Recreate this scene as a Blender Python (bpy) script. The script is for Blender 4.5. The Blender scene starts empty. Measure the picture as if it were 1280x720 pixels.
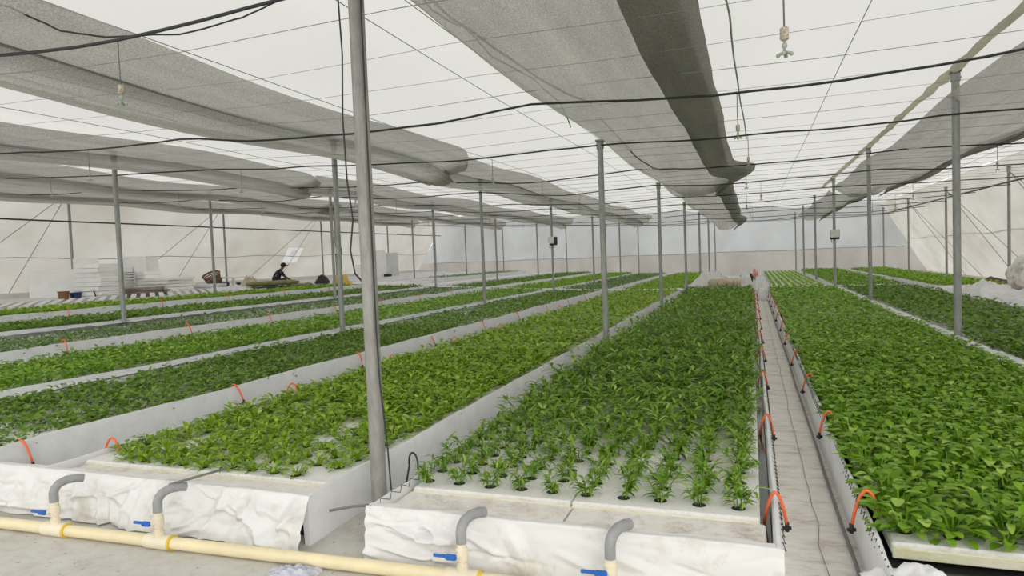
import bpy, math, random
import numpy as np
from mathutils import Vector, Matrix, noise
PI = math.pi
R = random.Random(11)
NP = np.random.default_rng(5)
scene = bpy.context.scene
col = scene.collection

# ------------------------------------------------------------------ helpers
ORD = ['', 'first', 'second', 'third', 'fourth', 'fifth', 'sixth', 'seventh', 'eighth', 'ninth', 'tenth', 'eleventh',
       'twelfth', 'thirteenth', 'fourteenth', 'fifteenth', 'sixteenth', 'seventeenth', 'eighteenth', 'nineteenth']
TENS = {2: 'twenty', 3: 'thirty', 4: 'forty', 5: 'fifty'}
def ordw(n):
    if n < 20: return ORD[n]
    t, u = divmod(n, 10)
    return (TENS[t][:-1] + 'ieth') if u == 0 else TENS[t] + '-' + ORD[u]

def gz(x):                      # the ground climbs gently towards the left side
    d = max(0.0, -x - 4.8)
    return .033 * d + .0011 * d * d
def rz_(x):                     # so does the roof line
    return .04 * max(0.0, -x - 4.8)

class MB:
    def __init__(s): s.v = []; s.f = []
    def add(s, vs, fs):
        o = len(s.v); s.v += [tuple(p) for p in vs]; s.f += [tuple(i + o for i in f) for f in fs]; return s
    def box(s, c, d, rz=0, M=None):
        x, y, z = d[0] / 2, d[1] / 2, d[2] / 2
        vs = [Vector((a * x, b * y, e * z)) for e in (-1, 1) for b in (-1, 1) for a in (-1, 1)]
        rot = M if M is not None else Matrix.Rotation(rz, 3, 'Z')
        vs = [rot @ v + Vector(c) for v in vs]
        return s.add(vs, [(0, 2, 3, 1), (4, 5, 7, 6), (0, 1, 5, 4), (2, 6, 7, 3), (0, 4, 6, 2), (1, 3, 7, 5)])
    def bbox(s, c, d, b=.01, rz=0, M=None):       # box with chamfered edges
        x, y, z = d[0] / 2, d[1] / 2, d[2] / 2
        rot = M if M is not None else Matrix.Rotation(rz, 3, 'Z')
        b = min(b, x * .9, y * .9, z * .9)
        rings = []
        for zz, ins in ((-z, b), (-z + b, 0), (z - b, 0), (z, b)):
            ax, ay = x - ins, y - ins
            cc = b * .7
            ring = [(-ax + cc, -ay), (ax - cc, -ay), (ax, -ay + cc), (ax, ay - cc), (ax - cc, ay), (-ax + cc, ay), (-ax, ay - cc), (-ax, -ay + cc)]
            rings.append([rot @ Vector((p[0], p[1], zz)) + Vector(c) for p in ring])
        vs = [v for r in rings for v in r]; fs = []
        for k in range(3):
            for i in range(8):
                j = (i + 1) % 8; fs.append((k * 8 + i, k * 8 + j, k * 8 + 8 + j, k * 8 + 8 + i))
        fs.append(tuple(range(7, -1, -1))); fs.append(tuple(range(24, 32)))
        return s.add(vs, fs)
    def tube(s, pts, r, n=8, cap=True):
        pts = [Vector(p) for p in pts]; m = len(pts)
        rs = r if isinstance(r, (list, tuple)) else [r] * m
        ref = None; vs = []; fs = []
        for i, p in enumerate(pts):
            t = (pts[min(i + 1, m - 1)] - pts[max(i - 1, 0)])
            t = t.normalized() if t.length > 1e-9 else Vector((0, 0, 1))
            if ref is None: ref = Vector((1, 0, 0)) if abs(t.x) < .8 else Vector((0, 0, 1))
            a = (ref - t * ref.dot(t)).normalized(); ref = a; b = t.cross(a)
            for k in range(n):
                q = 2 * PI * k / n; vs.append(p + (a * math.cos(q) + b * math.sin(q)) * rs[i])
        for i in range(m - 1):
            for k in range(n):
                k2 = (k + 1) % n; fs.append((i * n + k, i * n + k2, (i + 1) * n + k2, (i + 1) * n + k))
        if cap:
            fs.append(tuple(range(n - 1, -1, -1))); fs.append(tuple((m - 1) * n + k for k in range(n)))
        return s.add(vs, fs)
    def grid(s, fn, nu, nv):
        vs = [fn(i / nu, j / nv) for j in range(nv + 1) for i in range(nu + 1)]
        fs = [(j * (nu + 1) + i, j * (nu + 1) + i + 1, (j + 1) * (nu + 1) + i + 1, (j + 1) * (nu + 1) + i) for j in range(nv) for i in range(nu)]
        return s.add(vs, fs)
    def ball(s, c, r, nu=10, nv=7, sc=(1, 1, 1)):
        c = Vector(c); vs = []; fs = []
        for j in range(nv + 1):
            t = PI * j / nv
            for i in range(nu):
                p = 2 * PI * i / nu
                vs.append(c + Vector((r * sc[0] * math.sin(t) * math.cos(p), r * sc[1] * math.sin(t) * math.sin(p), r * sc[2] * math.cos(t))))
        for j in range(nv):
            for i in range(nu):
                i2 = (i + 1) % nu; fs.append((j * nu + i, (j + 1) * nu + i, (j + 1) * nu + i2, j * nu + i2))
        return s.add(vs, fs)
    def mesh(s, name, m, smooth=False):
        me = bpy.data.meshes.new(name); me.from_pydata(s.v, [], s.f); me.update()
        for mm in (m if isinstance(m, (list, tuple)) else [m]): me.materials.append(mm)
        if smooth: me.polygons.foreach_set('use_smooth', [True] * len(me.polygons))
        return me
    def build(s, name, m, parent=None, loc=None, smooth=False, sharp=None):
        o = bpy.data.objects.new(name, s.mesh(name, m, smooth)); col.objects.link(o)
        if parent: o.parent = parent
        if loc is not None: o.location = loc
        if sharp is not None: o.data.set_sharp_from_angle(angle=math.radians(sharp))
        return o
def empty(name, loc=(0, 0, 0), rz=0):
    o = bpy.data.objects.new(name, None); col.objects.link(o); o.location = loc; o.rotation_euler.z = rz
    o.empty_display_size = .1; return o
def tag(o, label=None, cat=None, group=None, kind=None):
    if label: o['label'] = label
    if cat: o['category'] = cat
    if group: o['group'] = group
    if kind: o['kind'] = kind
    return o
def copy_tree(o, parent=None):
    c = o.copy(); col.objects.link(c)
    if parent: c.parent = parent
    for ch in o.children: copy_tree(ch, c)
    return c
def fbm(x, y, z=0, o=4): return noise.fractal(Vector((x, y, z)), 1.0, 2.0, o)
def ridg(x, y, z=0):            # cloth-crease noise: sharp valleys
    v = 0; a = 1; f = 1
    for k in range(3):
        v += a * (1 - abs(noise.noise(Vector((x * f, y * f, z + 7 * k))) * 2)); a *= .5; f *= 2.1
    return v / 1.75

# ------------------------------------------------------------------ materials
class MT:
    def __init__(s, name):
        s.m = bpy.data.materials.new(name); s.m.use_nodes = True; s.t = s.m.node_tree; s.t.nodes.clear()
        s.out = s.n('ShaderNodeOutputMaterial')
    def n(s, k, **kw):
        x = s.t.nodes.new(k)
        for a, b in kw.items(): setattr(x, a, b)
        return x
    def l(s, a, b): s.t.links.new(a, b)
    def co(s, kind='Object', scale=(1, 1, 1)):
        if kind == 'World': c = s.n('ShaderNodeNewGeometry').outputs['Position']
        else: c = s.n('ShaderNodeTexCoord').outputs[kind]
        mp = s.n('ShaderNodeMapping'); mp.inputs['Scale'].default_value = scale; s.l(c, mp.inputs['Vector']); return mp.outputs[0]
    def noise(s, vec, scale, detail=4, rough=.6):
        x = s.n('ShaderNodeTexNoise'); x.inputs['Scale'].default_value = scale; x.inputs['Detail'].default_value = detail
        x.inputs['Roughness'].default_value = rough; s.l(vec, x.inputs['Vector']); return x.outputs['Fac']
    def ramp(s, fac, stops):
        x = s.n('ShaderNodeValToRGB'); e = x.color_ramp.elements
        while len(e) < len(stops): e.new(.5)
        for el, (p, c) in zip(e, stops): el.position = p; el.color = (*c, 1) if len(c) == 3 else c
        s.l(fac, x.inputs[0]); return x.outputs[0]
    def mix(s, fac, a, b, mode='MIX'):
        x = s.n('ShaderNodeMix', data_type='RGBA', blend_type=mode)
        for sock, v in ((x.inputs[0], fac), (x.inputs[6], a), (x.inputs[7], b)):
            if hasattr(v, 'links') or hasattr(v, 'is_linked'): s.l(v, sock)
            elif isinstance(v, (tuple, list)): sock.default_value = (*v[:3], 1)
            else: sock.default_value = v
        return x.outputs[2]
    def bump(s, h, st=.3, d=.01):
        x = s.n('ShaderNodeBump'); x.inputs['Strength'].default_value = st; x.inputs['Distance'].default_value = d
        s.l(h, x.inputs['Height']); return x.outputs[0]
    def set(s, sock, v):
        if hasattr(v, 'is_linked'): s.l(v, sock)
        elif isinstance(v, (tuple, list)): sock.default_value = (*v[:3], 1)
        else: sock.default_value = v
    def principled(s, c, rough=.5, metal=0, nrm=None, spec=.5):
        b = s.n('ShaderNodeBsdfPrincipled'); s.set(b.inputs['Base Color'], c); s.set(b.inputs['Roughness'], rough)
        s.set(b.inputs['Metallic'], metal); b.inputs['Specular IOR Level'].default_value = spec
        if nrm is not None: s.l(nrm, b.inputs['Normal'])
        return b.outputs[0]
    def shader(s, k, c, nrm=None):
        b = s.n(k); s.set(b.inputs[0], c)
        if nrm is not None: s.l(nrm, b.inputs['Normal'])
        return b.outputs[0]
    def mixs(s, f, a, b):
        x = s.n('ShaderNodeMixShader'); s.set(x.inputs[0], f); s.l(a, x.inputs[1]); s.l(b, x.inputs[2]); return x.outputs[0]
    def fin(s, sh): s.l(sh, s.out.inputs[0]); return s.m
def simple(name, c, rough=.5, metal=0, var=.12, scale=8, bump=0, spec=.5):
    t = MT(name); f = t.noise(t.co(), scale)
    cc = t.ramp(f, [(.3, tuple(k * (1 - var) for k in c)), (.7, tuple(min(1, k * (1 + var)) for k in c))])
    nr = t.bump(t.noise(t.co(), scale * 6), bump) if bump else None
    return t.fin(t.principled(cc, rough, metal, nr, spec))
M = {}
# white plastic film (roof): lets daylight through
def film(name, c, transl, dark, scale=.35, stretch=(1, 1, 1), dif=.8):
    t = MT(name); f = t.noise(t.co('World', stretch), scale, 5, .65)
    cc = t.ramp(f, [(.3, dark), (.62, c)])
    return t.fin(t.mixs(transl, t.shader('ShaderNodeBsdfDiffuse', tuple(dif * k for k in c)), t.shader('ShaderNodeBsdfTranslucent', cc)))
M['roof'] = film('roof_film', (.80, .80, .785), .56, (.77, .77, .755), .25)
M['side'] = film('side_film', (.70, .69, .66), .54, (.50, .475, .42), .3, (1, 1, 1.4))
# far wall: outdoors seen through film painted in, grey trees above beige ground, split by height
def farwall():
    t = MT('far_wall_film'); p = t.n('ShaderNodeNewGeometry').outputs['Position']
    sp = t.n('ShaderNodeSeparateXYZ'); t.l(p, sp.inputs[0])
    f1 = t.noise(t.co('World', (1, 1, .6)), .22, 5, .6)
    up = t.ramp(f1, [(.33, (.44, .455, .45)), (.5, (.54, .56, .58)), (.68, (.62, .645, .68))])
    f2 = t.noise(t.co('World', (1, 1, .5)), .5, 4, .6)
    lo = t.ramp(f2, [(.35, (.43, .415, .395)), (.65, (.53, .51, .485))])
    st = t.n('ShaderNodeMapRange'); st.inputs[1].default_value = 1.55; st.inputs[2].default_value = 1.65; t.l(sp.outputs[2], st.inputs[0])
    c = t.mix(st.outputs[0], lo, up)
    return t.fin(t.mixs(.6, t.shader('ShaderNodeBsdfDiffuse', c), t.shader('ShaderNodeBsdfTranslucent', c)))
M['far'] = farwall()
def liner(name, c, dirt, lo=.3, hi=.6, trans=.12, scale=5):
    t = MT(name); f = t.noise(t.co('World'), scale, 6, .68)
    cc = t.ramp(f, [(lo, dirt), (hi, c)])
    nr = t.bump(t.noise(t.co('World'), 30, 3), .12, .01)
    return t.fin(t.mixs(trans, t.principled(cc, .42, 0, nr, .45), t.shader('ShaderNodeBsdfTranslucent', cc)))
M['liner'] = liner('white_liner', (.86, .87, .88), (.76, .77, .78))
M['liner_grey'] = liner('greyish_liner', (.80, .815, .83), (.70, .715, .73))
M['crumple'] = liner('crumpled_white_liner', (.88, .88, .875), (.66, .61, .53), .28, .47, .15, 3)
M['sheet'] = liner('white_ground_sheet', (.68, .695, .715), (.52, .53, .54), .3, .62, 0, 1.2)
def foam():
    t = MT('white_foam'); f = t.noise(t.co('World'), 3.2, 7, .7); g = t.noise(t.co('World'), 45, 3)
    c = t.ramp(f, [(.3, (.60, .57, .53)), (.47, (.75, .735, .715)), (.7, (.81, .805, .79))])
    c = t.mix(.18, c, t.ramp(g, [(.35, (.45, .43, .4)), (.6, (.85, .85, .84))]))
    return t.fin(t.principled(c, .7, 0, t.bump(g, .2, .004), .25))
M['foam'] = foam()
def foam_edge():
    t = MT('algae_stained_foam'); f = t.noise(t.co('World', (1, 1, 3)), 6, 6, .7)
    c = t.ramp(f, [(.3, (.45, .46, .14)), (.45, (.68, .66, .42)), (.62, (.78, .76, .62))])
    return t.fin(t.principled(c, .7))
M['foam_edge'] = foam_edge()
def board():
    t = MT('stained_board'); f = t.noise(t.co('World'), 2.3, 8, .72); g = t.noise(t.co('World'), 9, 8, .75)
    c = t.ramp(f, [(.36, (.48, .41, .35)), (.48, (.78, .74, .69)), (.66, (.88, .86, .83))])
    c = t.mix(.45, c, t.ramp(g, [(.37, (.34, .27, .23)), (.48, (.74, .70, .66)), (.7, (.88, .86, .84))]))
    return t.fin(t.principled(c, .75, 0, t.bump(g, .2, .004), .25))
M['board'] = board()
def ground():
    t = MT('dirty_white_ground'); w = t.co('World'); f = t.noise(w, 1.6, 9, .72); g = t.noise(w, 7, 8, .75); h = t.noise(w, 26, 2, .5)
    c = t.ramp(f, [(.32, (.36, .32, .27)), (.46, (.56, .54, .49)), (.64, (.66, .655, .62))])
    c = t.mix(.5, c, t.ramp(g, [(.3, (.36, .33, .28)), (.46, (.57, .55, .51)), (.7, (.70, .695, .67))]))
    c = t.mix(t.ramp(h, [(.25, (1, 1, 1)), (.31, (0, 0, 0))]), c, (.16, .14, .12))
    return t.fin(t.principled(c, .85, 0, t.bump(g, .35, .02), .2))
M['ground'] = ground()
def pathm():
    t = MT('worn_path_cloth'); w = t.co('World', (1, 2.4, 1)); f = t.noise(w, 2.6, 9, .72); g = t.noise(t.co('World', (1, 4, 1)), 9, 6, .7)
    c = t.ramp(f, [(.36, (.50, .40, .31)), (.48, (.84, .79, .73)), (.62, (.92, .89, .85))])
    c = t.mix(.4, c, t.ramp(g, [(.3, (.56, .50, .44)), (.5, (.85, .81, .76)), (.7, (.93, .91, .88))]))
    return t.fin(t.principled(c, .8, 0, t.bump(f, .3, .015), .25))
M['path'] = pathm()
def steel(name, c, rough=.5):
    t = MT(name); f = t.noise(t.co('Object', (1, 1, .25)), 14, 6, .7)
    cc = t.ramp(f, [(.3, tuple(k * .62 for k in c)), (.6, c)])
    return t.fin(t.principled(cc, rough, .35, None, .4))
M['steel'] = steel('galvanised_steel', (.40, .41, .40))
M['steel_old'] = steel('weathered_galvanised_steel', (.40, .395, .37), .6)
def net(name, c, tr=.10):
    t = MT(name); w = t.co('World', (1, .55, 1)); g = t.noise(w, 95, 2, .6); f = t.noise(t.co('World', (3, .35, 1)), 1.2, 4)
    cc = t.mix(.75, t.ramp(g, [(.38, tuple(k * .28 for k in c)), (.5, c), (.62, tuple(min(1, k * 2.1) for k in c))]), t.ramp(f, [(.3, tuple(k * .8 for k in c)), (.7, tuple(min(1, k * 1.2) for k in c))]))
    body = t.mixs(.80, t.shader('ShaderNodeBsdfDiffuse', cc), t.shader('ShaderNodeBsdfTranslucent', cc))
    return t.fin(t.mixs(tr, body, t.n('ShaderNodeBsdfTransparent').outputs[0]))
M['net'] = net('grey_shade_net', (.40, .395, .36), .13)
M['net_beige'] = net('beige_shade_net', (.78, .75, .66), .05)
def leafm(name, a, b, c, tr=.32):
    t = MT(name); g = t.n('ShaderNodeNewGeometry'); oi = t.n('ShaderNodeObjectInfo')
    cc = t.ramp(g.outputs['Random Per Island'], [(0, a), (.55, b), (1, c)])
    f = t.noise(t.co('World'), .9, 3); cc = t.mix(t.ramp(f, [(.35, (.0, .0, .0)), (.65, (.35, .35, .35))]), cc, a)
    p = t.principled(cc, .48, 0, None, .35)
    return t.fin(t.mixs(tr, p, t.shader('ShaderNodeBsdfTranslucent', cc)))
M['leaf_narrow'] = leafm('narrow_leaf', (.10, .225, .008), (.20, .38, .018), (.44, .60, .13))
M['leaf_broad'] = leafm('broad_leaf', (.125, .27, .008), (.25, .47, .022), (.48, .66, .15))
M['leaf_small'] = leafm('small_leaf', (.17, .31, .008), (.30, .48, .015), (.54, .68, .13))
M['leaf_dark'] = leafm('dark_leaf', (.11, .23, .012), (.18, .32, .03), (.30, .45, .09))
M['leaf_grey'] = leafm('greyish_leaf', (.12, .23, .05), (.19, .31, .09), (.32, .42, .18))
M['leaf_bright'] = leafm('bright_leaf', (.18, .36, .012), (.28, .48, .02), (.42, .60, .06))
M['cup'] = simple('black_net_cup', (.02, .02, .018), .6)
M['water'] = simple('dark_water', (.025, .027, .025), .12, 0, .2, 3)
M['black'] = simple('black_plastic', (.018, .018, .018), .45)
M['blacktube'] = simple('black_tube', (.028, .028, .032), .5)
M['greytube'] = simple('grey_pipe', (.17, .17, .17), .5)
M['greyhose'] = simple('grey_rubber_hose', (.30, .31, .315), .55, 0, .15, 14, .2)
M['orange'] = simple('orange_hose', (.85, .16, .05), .4, 0, .08)
M['pvc'] = simple('cream_pvc', (.80, .70, .45), .35, 0, .1, 5)
M['pvc_pale'] = simple('pale_pvc', (.80, .73, .56), .4, 0, .1, 6)
M['yellow'] = simple('yellow_ring', (.72, .50, .04), .4)
M['blue'] = simple('blue_handle', (.02, .13, .50), .35)
M['wire'] = simple('thin_grey_wire', (.30, .30, .30), .5)
M['sprink'] = simple('pale_green_plastic', (.40, .44, .38), .5)
M['weight'] = simple('speckled_weight', (.50, .44, .34), .7, 0, .5, 90)
M['lampw'] = simple('pale_lamp_glass', (.72, .75, .72), .2)
M['brown'] = simple('brown_plastic', (.27, .12, .06), .6)
M['navy'] = simple('navy_plastic', (.03, .05, .16), .5)
M['wicker'] = simple('brown_wicker', (.20, .10, .055), .7, 0, .3, 20)
M['wood'] = simple('old_grey_wood', (.30, .25, .21), .8, 0, .35, 6)
M['olive'] = simple('olive_sheet', (.22, .23, .10), .8, 0, .25, 5)
M['darksheet'] = simple('dark_sheet', (.035, .033, .03), .7, 0, .3, 5)
M['beige'] = simple('beige_sack', (.58, .50, .36), .8, 0, .2, 6)
M['soil'] = simple('brown_soil', (.12, .06, .04), .95, 0, .4, 3, .5)
M['shirt'] = simple('black_shirt', (.018, .018, .022), .8)
M['shirtprint'] = simple('grey_print', (.30, .30, .33), .8)
M['skin'] = simple('brown_skin', (.16, .085, .055), .5)
M['hair'] = simple('dark_hair', (.02, .015, .012), .7)
M['trousers'] = simple('dark_trousers', (.05, .055, .07), .8)
M['patch_film'] = film('white_panel', (.90, .91, .91), .72, (.87, .88, .88), .5)
M['print'] = simple('faint_print', (.70, .72, .72), .6)
M['slab'] = simple('white_foam_slab', (.93, .93, .92), .65, 0, .05, 3)
M['slabgrey'] = simple('grey_foam_slab', (.74, .75, .75), .7, 0, .08, 3)
M['yellowcloth'] = simple('yellow_cloth', (.75, .50, .12), .7)
M['pink'] = simple('pink_bag', (.75, .32, .30), .5, 0, .2, 12)
M['bluebag'] = simple('bluish_clear_bag', (.55, .57, .66), .3, 0, .15, 12)

# ------------------------------------------------------------------ camera, light
F = 826.2; YAW, PITCH, ROLL, CH = .34905, .04236, -.03835, 1.65
w = Vector((-math.sin(YAW) * math.cos(PITCH), math.cos(YAW) * math.cos(PITCH), -math.sin(PITCH)))
r0 = Vector((math.cos(YAW), math.sin(YAW), 0)); u0 = r0.cross(w)
rr = r0 * math.cos(ROLL) + u0 * math.sin(ROLL); uu = -r0 * math.sin(ROLL) + u0 * math.cos(ROLL)
cd = bpy.data.cameras.new('camera'); cam = bpy.data.objects.new('camera', cd); col.objects.link(cam)
mat = Matrix((rr, uu, -w)).transposed().to_4x4(); mat.translation = (0, 0, CH); cam.matrix_world = mat
cd.sensor_width = 36; cd.lens = F * 36 / 1280; cd.clip_end = 300; scene.camera = cam
world = bpy.data.worlds.new('world'); scene.world = world; world.use_nodes = True
bg = world.node_tree.nodes['Background']; bg.inputs[0].default_value = (1.0, .99, .965, 1); bg.inputs[1].default_value = 1.44
sd = bpy.data.lights.new('sun', 'SUN'); sun = bpy.data.objects.new('sun', sd); col.objects.link(sun)
sd.energy = .95; sd.angle = math.radians(45); sd.color = (1, .96, .9); sun.rotation_euler = (math.radians(64), 0, math.radians(38))
scene.view_settings.view_transform = 'Standard'; scene.view_settings.look = 'None'
scene.view_settings.exposure = .0; scene.view_settings.gamma = 1; scene.view_settings.use_curve_mapping = False
scene.cycles.use_denoising = True
scene.cycles.max_bounces = 12; scene.cycles.diffuse_bounces = 7; scene.cycles.transparent_max_bounces = 16

# ------------------------------------------------------------------ setting
YF = 47.6; Y0 = .3; XL, XR = -22.7, 7.8
ROWS = [7.8, 2.72, -2.32, -7.5, -12.75, -17.7, -22.7]
xs = sorted(set([-90, -60, -40, -30] + [-26 + i for i in range(22)] + [-4.8, 0, 6, 12, 30, 60]))
fl = MB(); ys = [-30, -4, 2, 10, 20, 30, 40, 48, 70, 110]
for j in range(len(ys)):
    for x in xs: fl.v.append((x, ys[j], gz(max(x, -26)) - .002))
n = len(xs)
for j in range(len(ys) - 1):
    for i in range(n - 1): fl.f.append((j * n + i, j * n + i + 1, (j + 1) * n + i + 1, (j + 1) * n + i))
tag(fl.build('floor', M['ground']), 'dirty white ground cloth over the whole greenhouse floor', 'floor', kind='structure')

def roofz(x):               # shallow swell over each bay
    t = (x + 2.32) / 5.15
    return 4.34 + rz_(x) + .34 * (1 - abs((t % 1.0) * 2 - 1))
ce = MB()
ce.grid(lambda u, v: (XL + (XR - XL) * u, Y0 + (YF - Y0) * v, roofz(XL + (XR - XL) * u) + .05 * fbm((XL + 30.5 * u) * .4, v * 20)), 120, 60)
tag(ce.build('ceiling', M['roof'], smooth=True), 'white translucent plastic roof film', 'ceiling', kind='structure')
def slope(x0, x1):
    z0 = roofz(x0); z1 = gz(x1)
    def fn(u, v):
        x = x0 + (x1 - x0) * v; y = Y0 + (YF - Y0) * u
        return (x + .04 * fbm(y * .35, v * 2, x1), y, z0 + (z1 - z0) * v + .03 * fbm(y * .5, v * 3, 4))
    return fn
s_ = MB(); s_.grid(slope(XL, -25.3), 140, 14)
def inpatch(f):
    c = sum((Vector(s_.v[i]) for i in f), Vector()) / 4
    return abs(c.y - 31.0) < .75 and abs(c.z - 2.42) < .5
HP = [Vector(s_.v[i]) for f in s_.f if inpatch(f) for i in f]
HC = (sum(HP, Vector()) / len(HP)); HY = max(p.y for p in HP) - min(p.y for p in HP); HZ = max(p.z for p in HP) - min(p.z for p in HP)
s_.f = [f for f in s_.f if not inpatch(f)]  # opening cut so daylight makes the patch brighter than the wall
tag(s_.build('wall_left', M['side'], smooth=True), 'sloping beige plastic film wall on the left side', 'wall', kind='structure')
s_ = MB(); s_.grid(slope(XR, 10.3), 140, 14)
tag(s_.build('wall_right', M['side'], smooth=True), 'sloping beige plastic film wall on the right side', 'wall', kind='structure')
def farfn(u, v):
    xt = XL + (XR - XL) * u; xb = -25.3 + 35.6 * u
    zt = roofz(xt); zb = gz(xb); x = xt + (xb - xt) * v
    return (x, YF + .05 * fbm(x * .5, v * 3), zt + (zb - zt) * v)
s_ = MB(); s_.grid(farfn, 120, 12)
tag(s_.build('wall_back', M['far'], smooth=True), 'hazy grey film end wall with outdoor ground painted as beige lower band', 'wall', kind='structure')
# rail wires along the sides, a low line on the film
for nm, x, y0, y1, z in (('trim_1', -24.15, 8, 47, 2.35), ('trim_2', 9.15, 10, 47, 2.05)):
    b = MB(); b.tube([(x, y0 + (y1 - y0) * i / 30, z + .05 * math.sin(i * 1.3)) for i in range(31)], .014, 5)
    tag(b.build(nm, M['wire'], smooth=True), 'thin rail wire along the sloping film wall, %s side' % ('left' if x < 0 else 'right'), 'trim', kind='structure')
b = MB(); b.tube([(-24 + i * 1.1, YF - .08, 1.6 + .02 * math.sin(i)) for i in range(31)], .02, 5)
tag(b.build('trim_3', M['wire'], smooth=True), 'thin rail wire across the far end wall above the beige band', 'trim', kind='structure')

# central walkway
PX0, PX1 = .13, .5
p_ = MB(); p_.grid(lambda u, v: (PX0 - .02 + (PX1 - PX0 + .04) * u + .015 * fbm(v * 9, u, 2), 1.4 + 26 * v, .012 + .012 * fbm(u * 3, v * 60)), 6, 200)
tag(p_.build('walkway', M['path'], smooth=True), 'worn brown-white walkway running between the two middle beds', 'walkway', kind='structure')
p_ = MB(); p_.tube([(.325 + .025 * fbm(i * .6, 0, 3), 1.5 + .3 * i, .026) for i in range(80)], .002, 4)
tag(p_.build('trim_4', M['wood'], smooth=True), 'dark seam along the middle of the walkway', 'seam', kind='structure')

# ------------------------------------------------------------------ grow beds
def wall_mb(p0, p1, h, th=.035, seed=0, wob=.012, lean=0):
    """a film-covered bed wall from p0 to p1 (x,y,z), height h"""
    p0 = Vector(p0); p1 = Vector(p1); L = (p1 - p0).length; d = (p1 - p0).normalized(); nrm = Vector((d.y, -d.x, 0))
    n = max(2, int(L / .22)); prof = [(-th / 2, 0), (-th / 2 - .004, .5), (-th / 2, .96), (-th * .2, 1), (th * .3, 1), (th / 2, .95), (th / 2 + .004, .5), (th / 2, 0)]
    m = MB(); k = len(prof)
    for i in range(n + 1):
        s = L * i / n; p = p0 + d * s; o = wob * fbm(s * .9, seed, 1.3); hz = h * (1 + .05 * fbm(s * .8, seed, 5))
        for (a, c) in prof:
            rip = .006 * fbm(s * 3.1, c * 2, seed + 9) * (0 if c == 0 else 1)
            m.v.append(p + nrm * (a + o * c + rip + lean * c) + Vector((0, 0, c * hz)))
    for i in range(n):
        for j in range(k - 1):
            m.f.append((i * k + j, (i + 1) * k + j, (i + 1) * k + j + 1, i * k + j + 1))
    m.f.append(tuple(range(k))); m.f.append(tuple(n * k + j for j in range(k - 1, -1, -1)))
    return m
def dashes(p0, p1, z, side, pitch=.055, r=.002):
    """one continuous lacing cord zigzagging over the liner top"""
    m = MB(); L = (Vector(p1) - Vector(p0)).length; d = (Vector(p1) - Vector(p0)).normalized(); nn = Vector((d.y, -d.x, 0))
    s = .02; pts = []; i = 0
    while s < L - .02:
        p = Vector(p0) + d * s + Vector((0, 0, z))
        pts.append(p + nn * (side * .012) + Vector((0, 0, .003)) if i % 2 == 0 else p + nn * (side * .026) + Vector((0, 0, -.030)))
        s += pitch * (.75 + .5 * R.random()) * (.5 if i % 2 else 1); i += 1
    m.tube(pts, r, 4); return m
BEDS = {}
def bed(key, x0, x1, y0, y1, desc, h=.3, hr=None, deck=True, front=True, m='liner', back=True):
    z = gz((x0 + x1) / 2); hr = hr or h
    e = empty('grow_bed', ((x0 + x1) / 2, y0, z)); tag(e, desc, 'grow bed', 'raised white liner beds'); off = -e.location
    def put(name, mb, mt, sm=True, sharp=45):
        o = mb.build(name, mt, e, smooth=sm, sharp=sharp if sm else None); o.data.transform(Matrix.Translation(off)); return o
    zl, zr = gz(x0), gz(x1)
    put('liner_wall', wall_mb((x0, y0, min(z, zl) - .03), (x0, y1, min(z, zl) - .03), h + .03 + max(0, z - zl), seed=x0), M[m])
    put('liner_wall', wall_mb((x1, y0, min(z, zr) - .03), (x1, y1, min(z, zr) - .03), hr + .03 + max(0, z - zr), seed=x1 + 3), M[m])
    if back: put('liner_wall', wall_mb((x0, y1, z - .02), (x1, y1, z - .02), h + .02, seed=y1), M[m])
    if front: put('liner_wall', wall_mb((x0, y0, z - .02), (x1, y0, z - .02), h + .02, seed=y0), M[m])
    b = MB(); b.box(((x0 + x1) / 2, (y0 + y1) / 2 + .05, z + .09), (x1 - x0 - .05, y1 - y0 - .14, .18)); put('water', b, M['water'], False)
    if deck:
        b = MB(); ny = max(1, int((y1 - y0 - .1) / 2.0)); L = (y1 - y0 - .1) / ny
        for i in range(ny):
            for sx in (0, 1):
                W = (x1 - x0 - .14) / 2
                b.bbox((x0 + .07 + W * (sx + .5), y0 + .05 + L * (i + .5), z + .215), (W - .008, L - .008, .07), .008)
        put('raft_deck', b, M['foam'], False)
    BEDS[key] = (x0, x1, y0, y1, z, e, put)
    return e
YS, YE, Y2, Y3 = 3.16, 25.0, 25.75, 45.5
bed('B', -2.05, .09, YS, YE, 'long grow bed just left of the walkway, grey hose elbows at front', .3, deck=False, front=False)
bed('A', -4.78, -2.52, 3.2, YE, 'long grow bed just left of the nearest post, front rafts half bare', .3, deck=False, front=False)
bed('C', .52, 2.56, 2.75, YE, 'long grow bed just right of the walkway, full of broad leaves', .3, deck=False)
bed('CC', 2.84, 4.92, 2.2, YE, 'long grow bed second to the right of the walkway, dark green', .3)
bed('D', -7.4, -5.36, 2.6, YE, 'third grow bed left of the walkway, with the wide white side', .32, .34, m='liner_grey')
bed('E', -9.78, -7.62, 4, YE, 'fourth grow bed left of the walkway, grown full of green leaves', .3, m='liner_grey')
bed('F', -12.55, -10.4, 6, YE, 'fifth grow bed left of the walkway, greyish sparse plants', .3, .32, m='liner_grey')
bed('G', -14.95, -12.85, 8, YE, 'sixth grow bed left of the walkway, low bushy green plants', .3, m='liner_grey')
bed('H', -17.6, -15.5, 9.5, YE - 1, 'seventh grow bed left of the walkway, nearest to the person', .3, .32, m='liner_grey')
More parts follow.
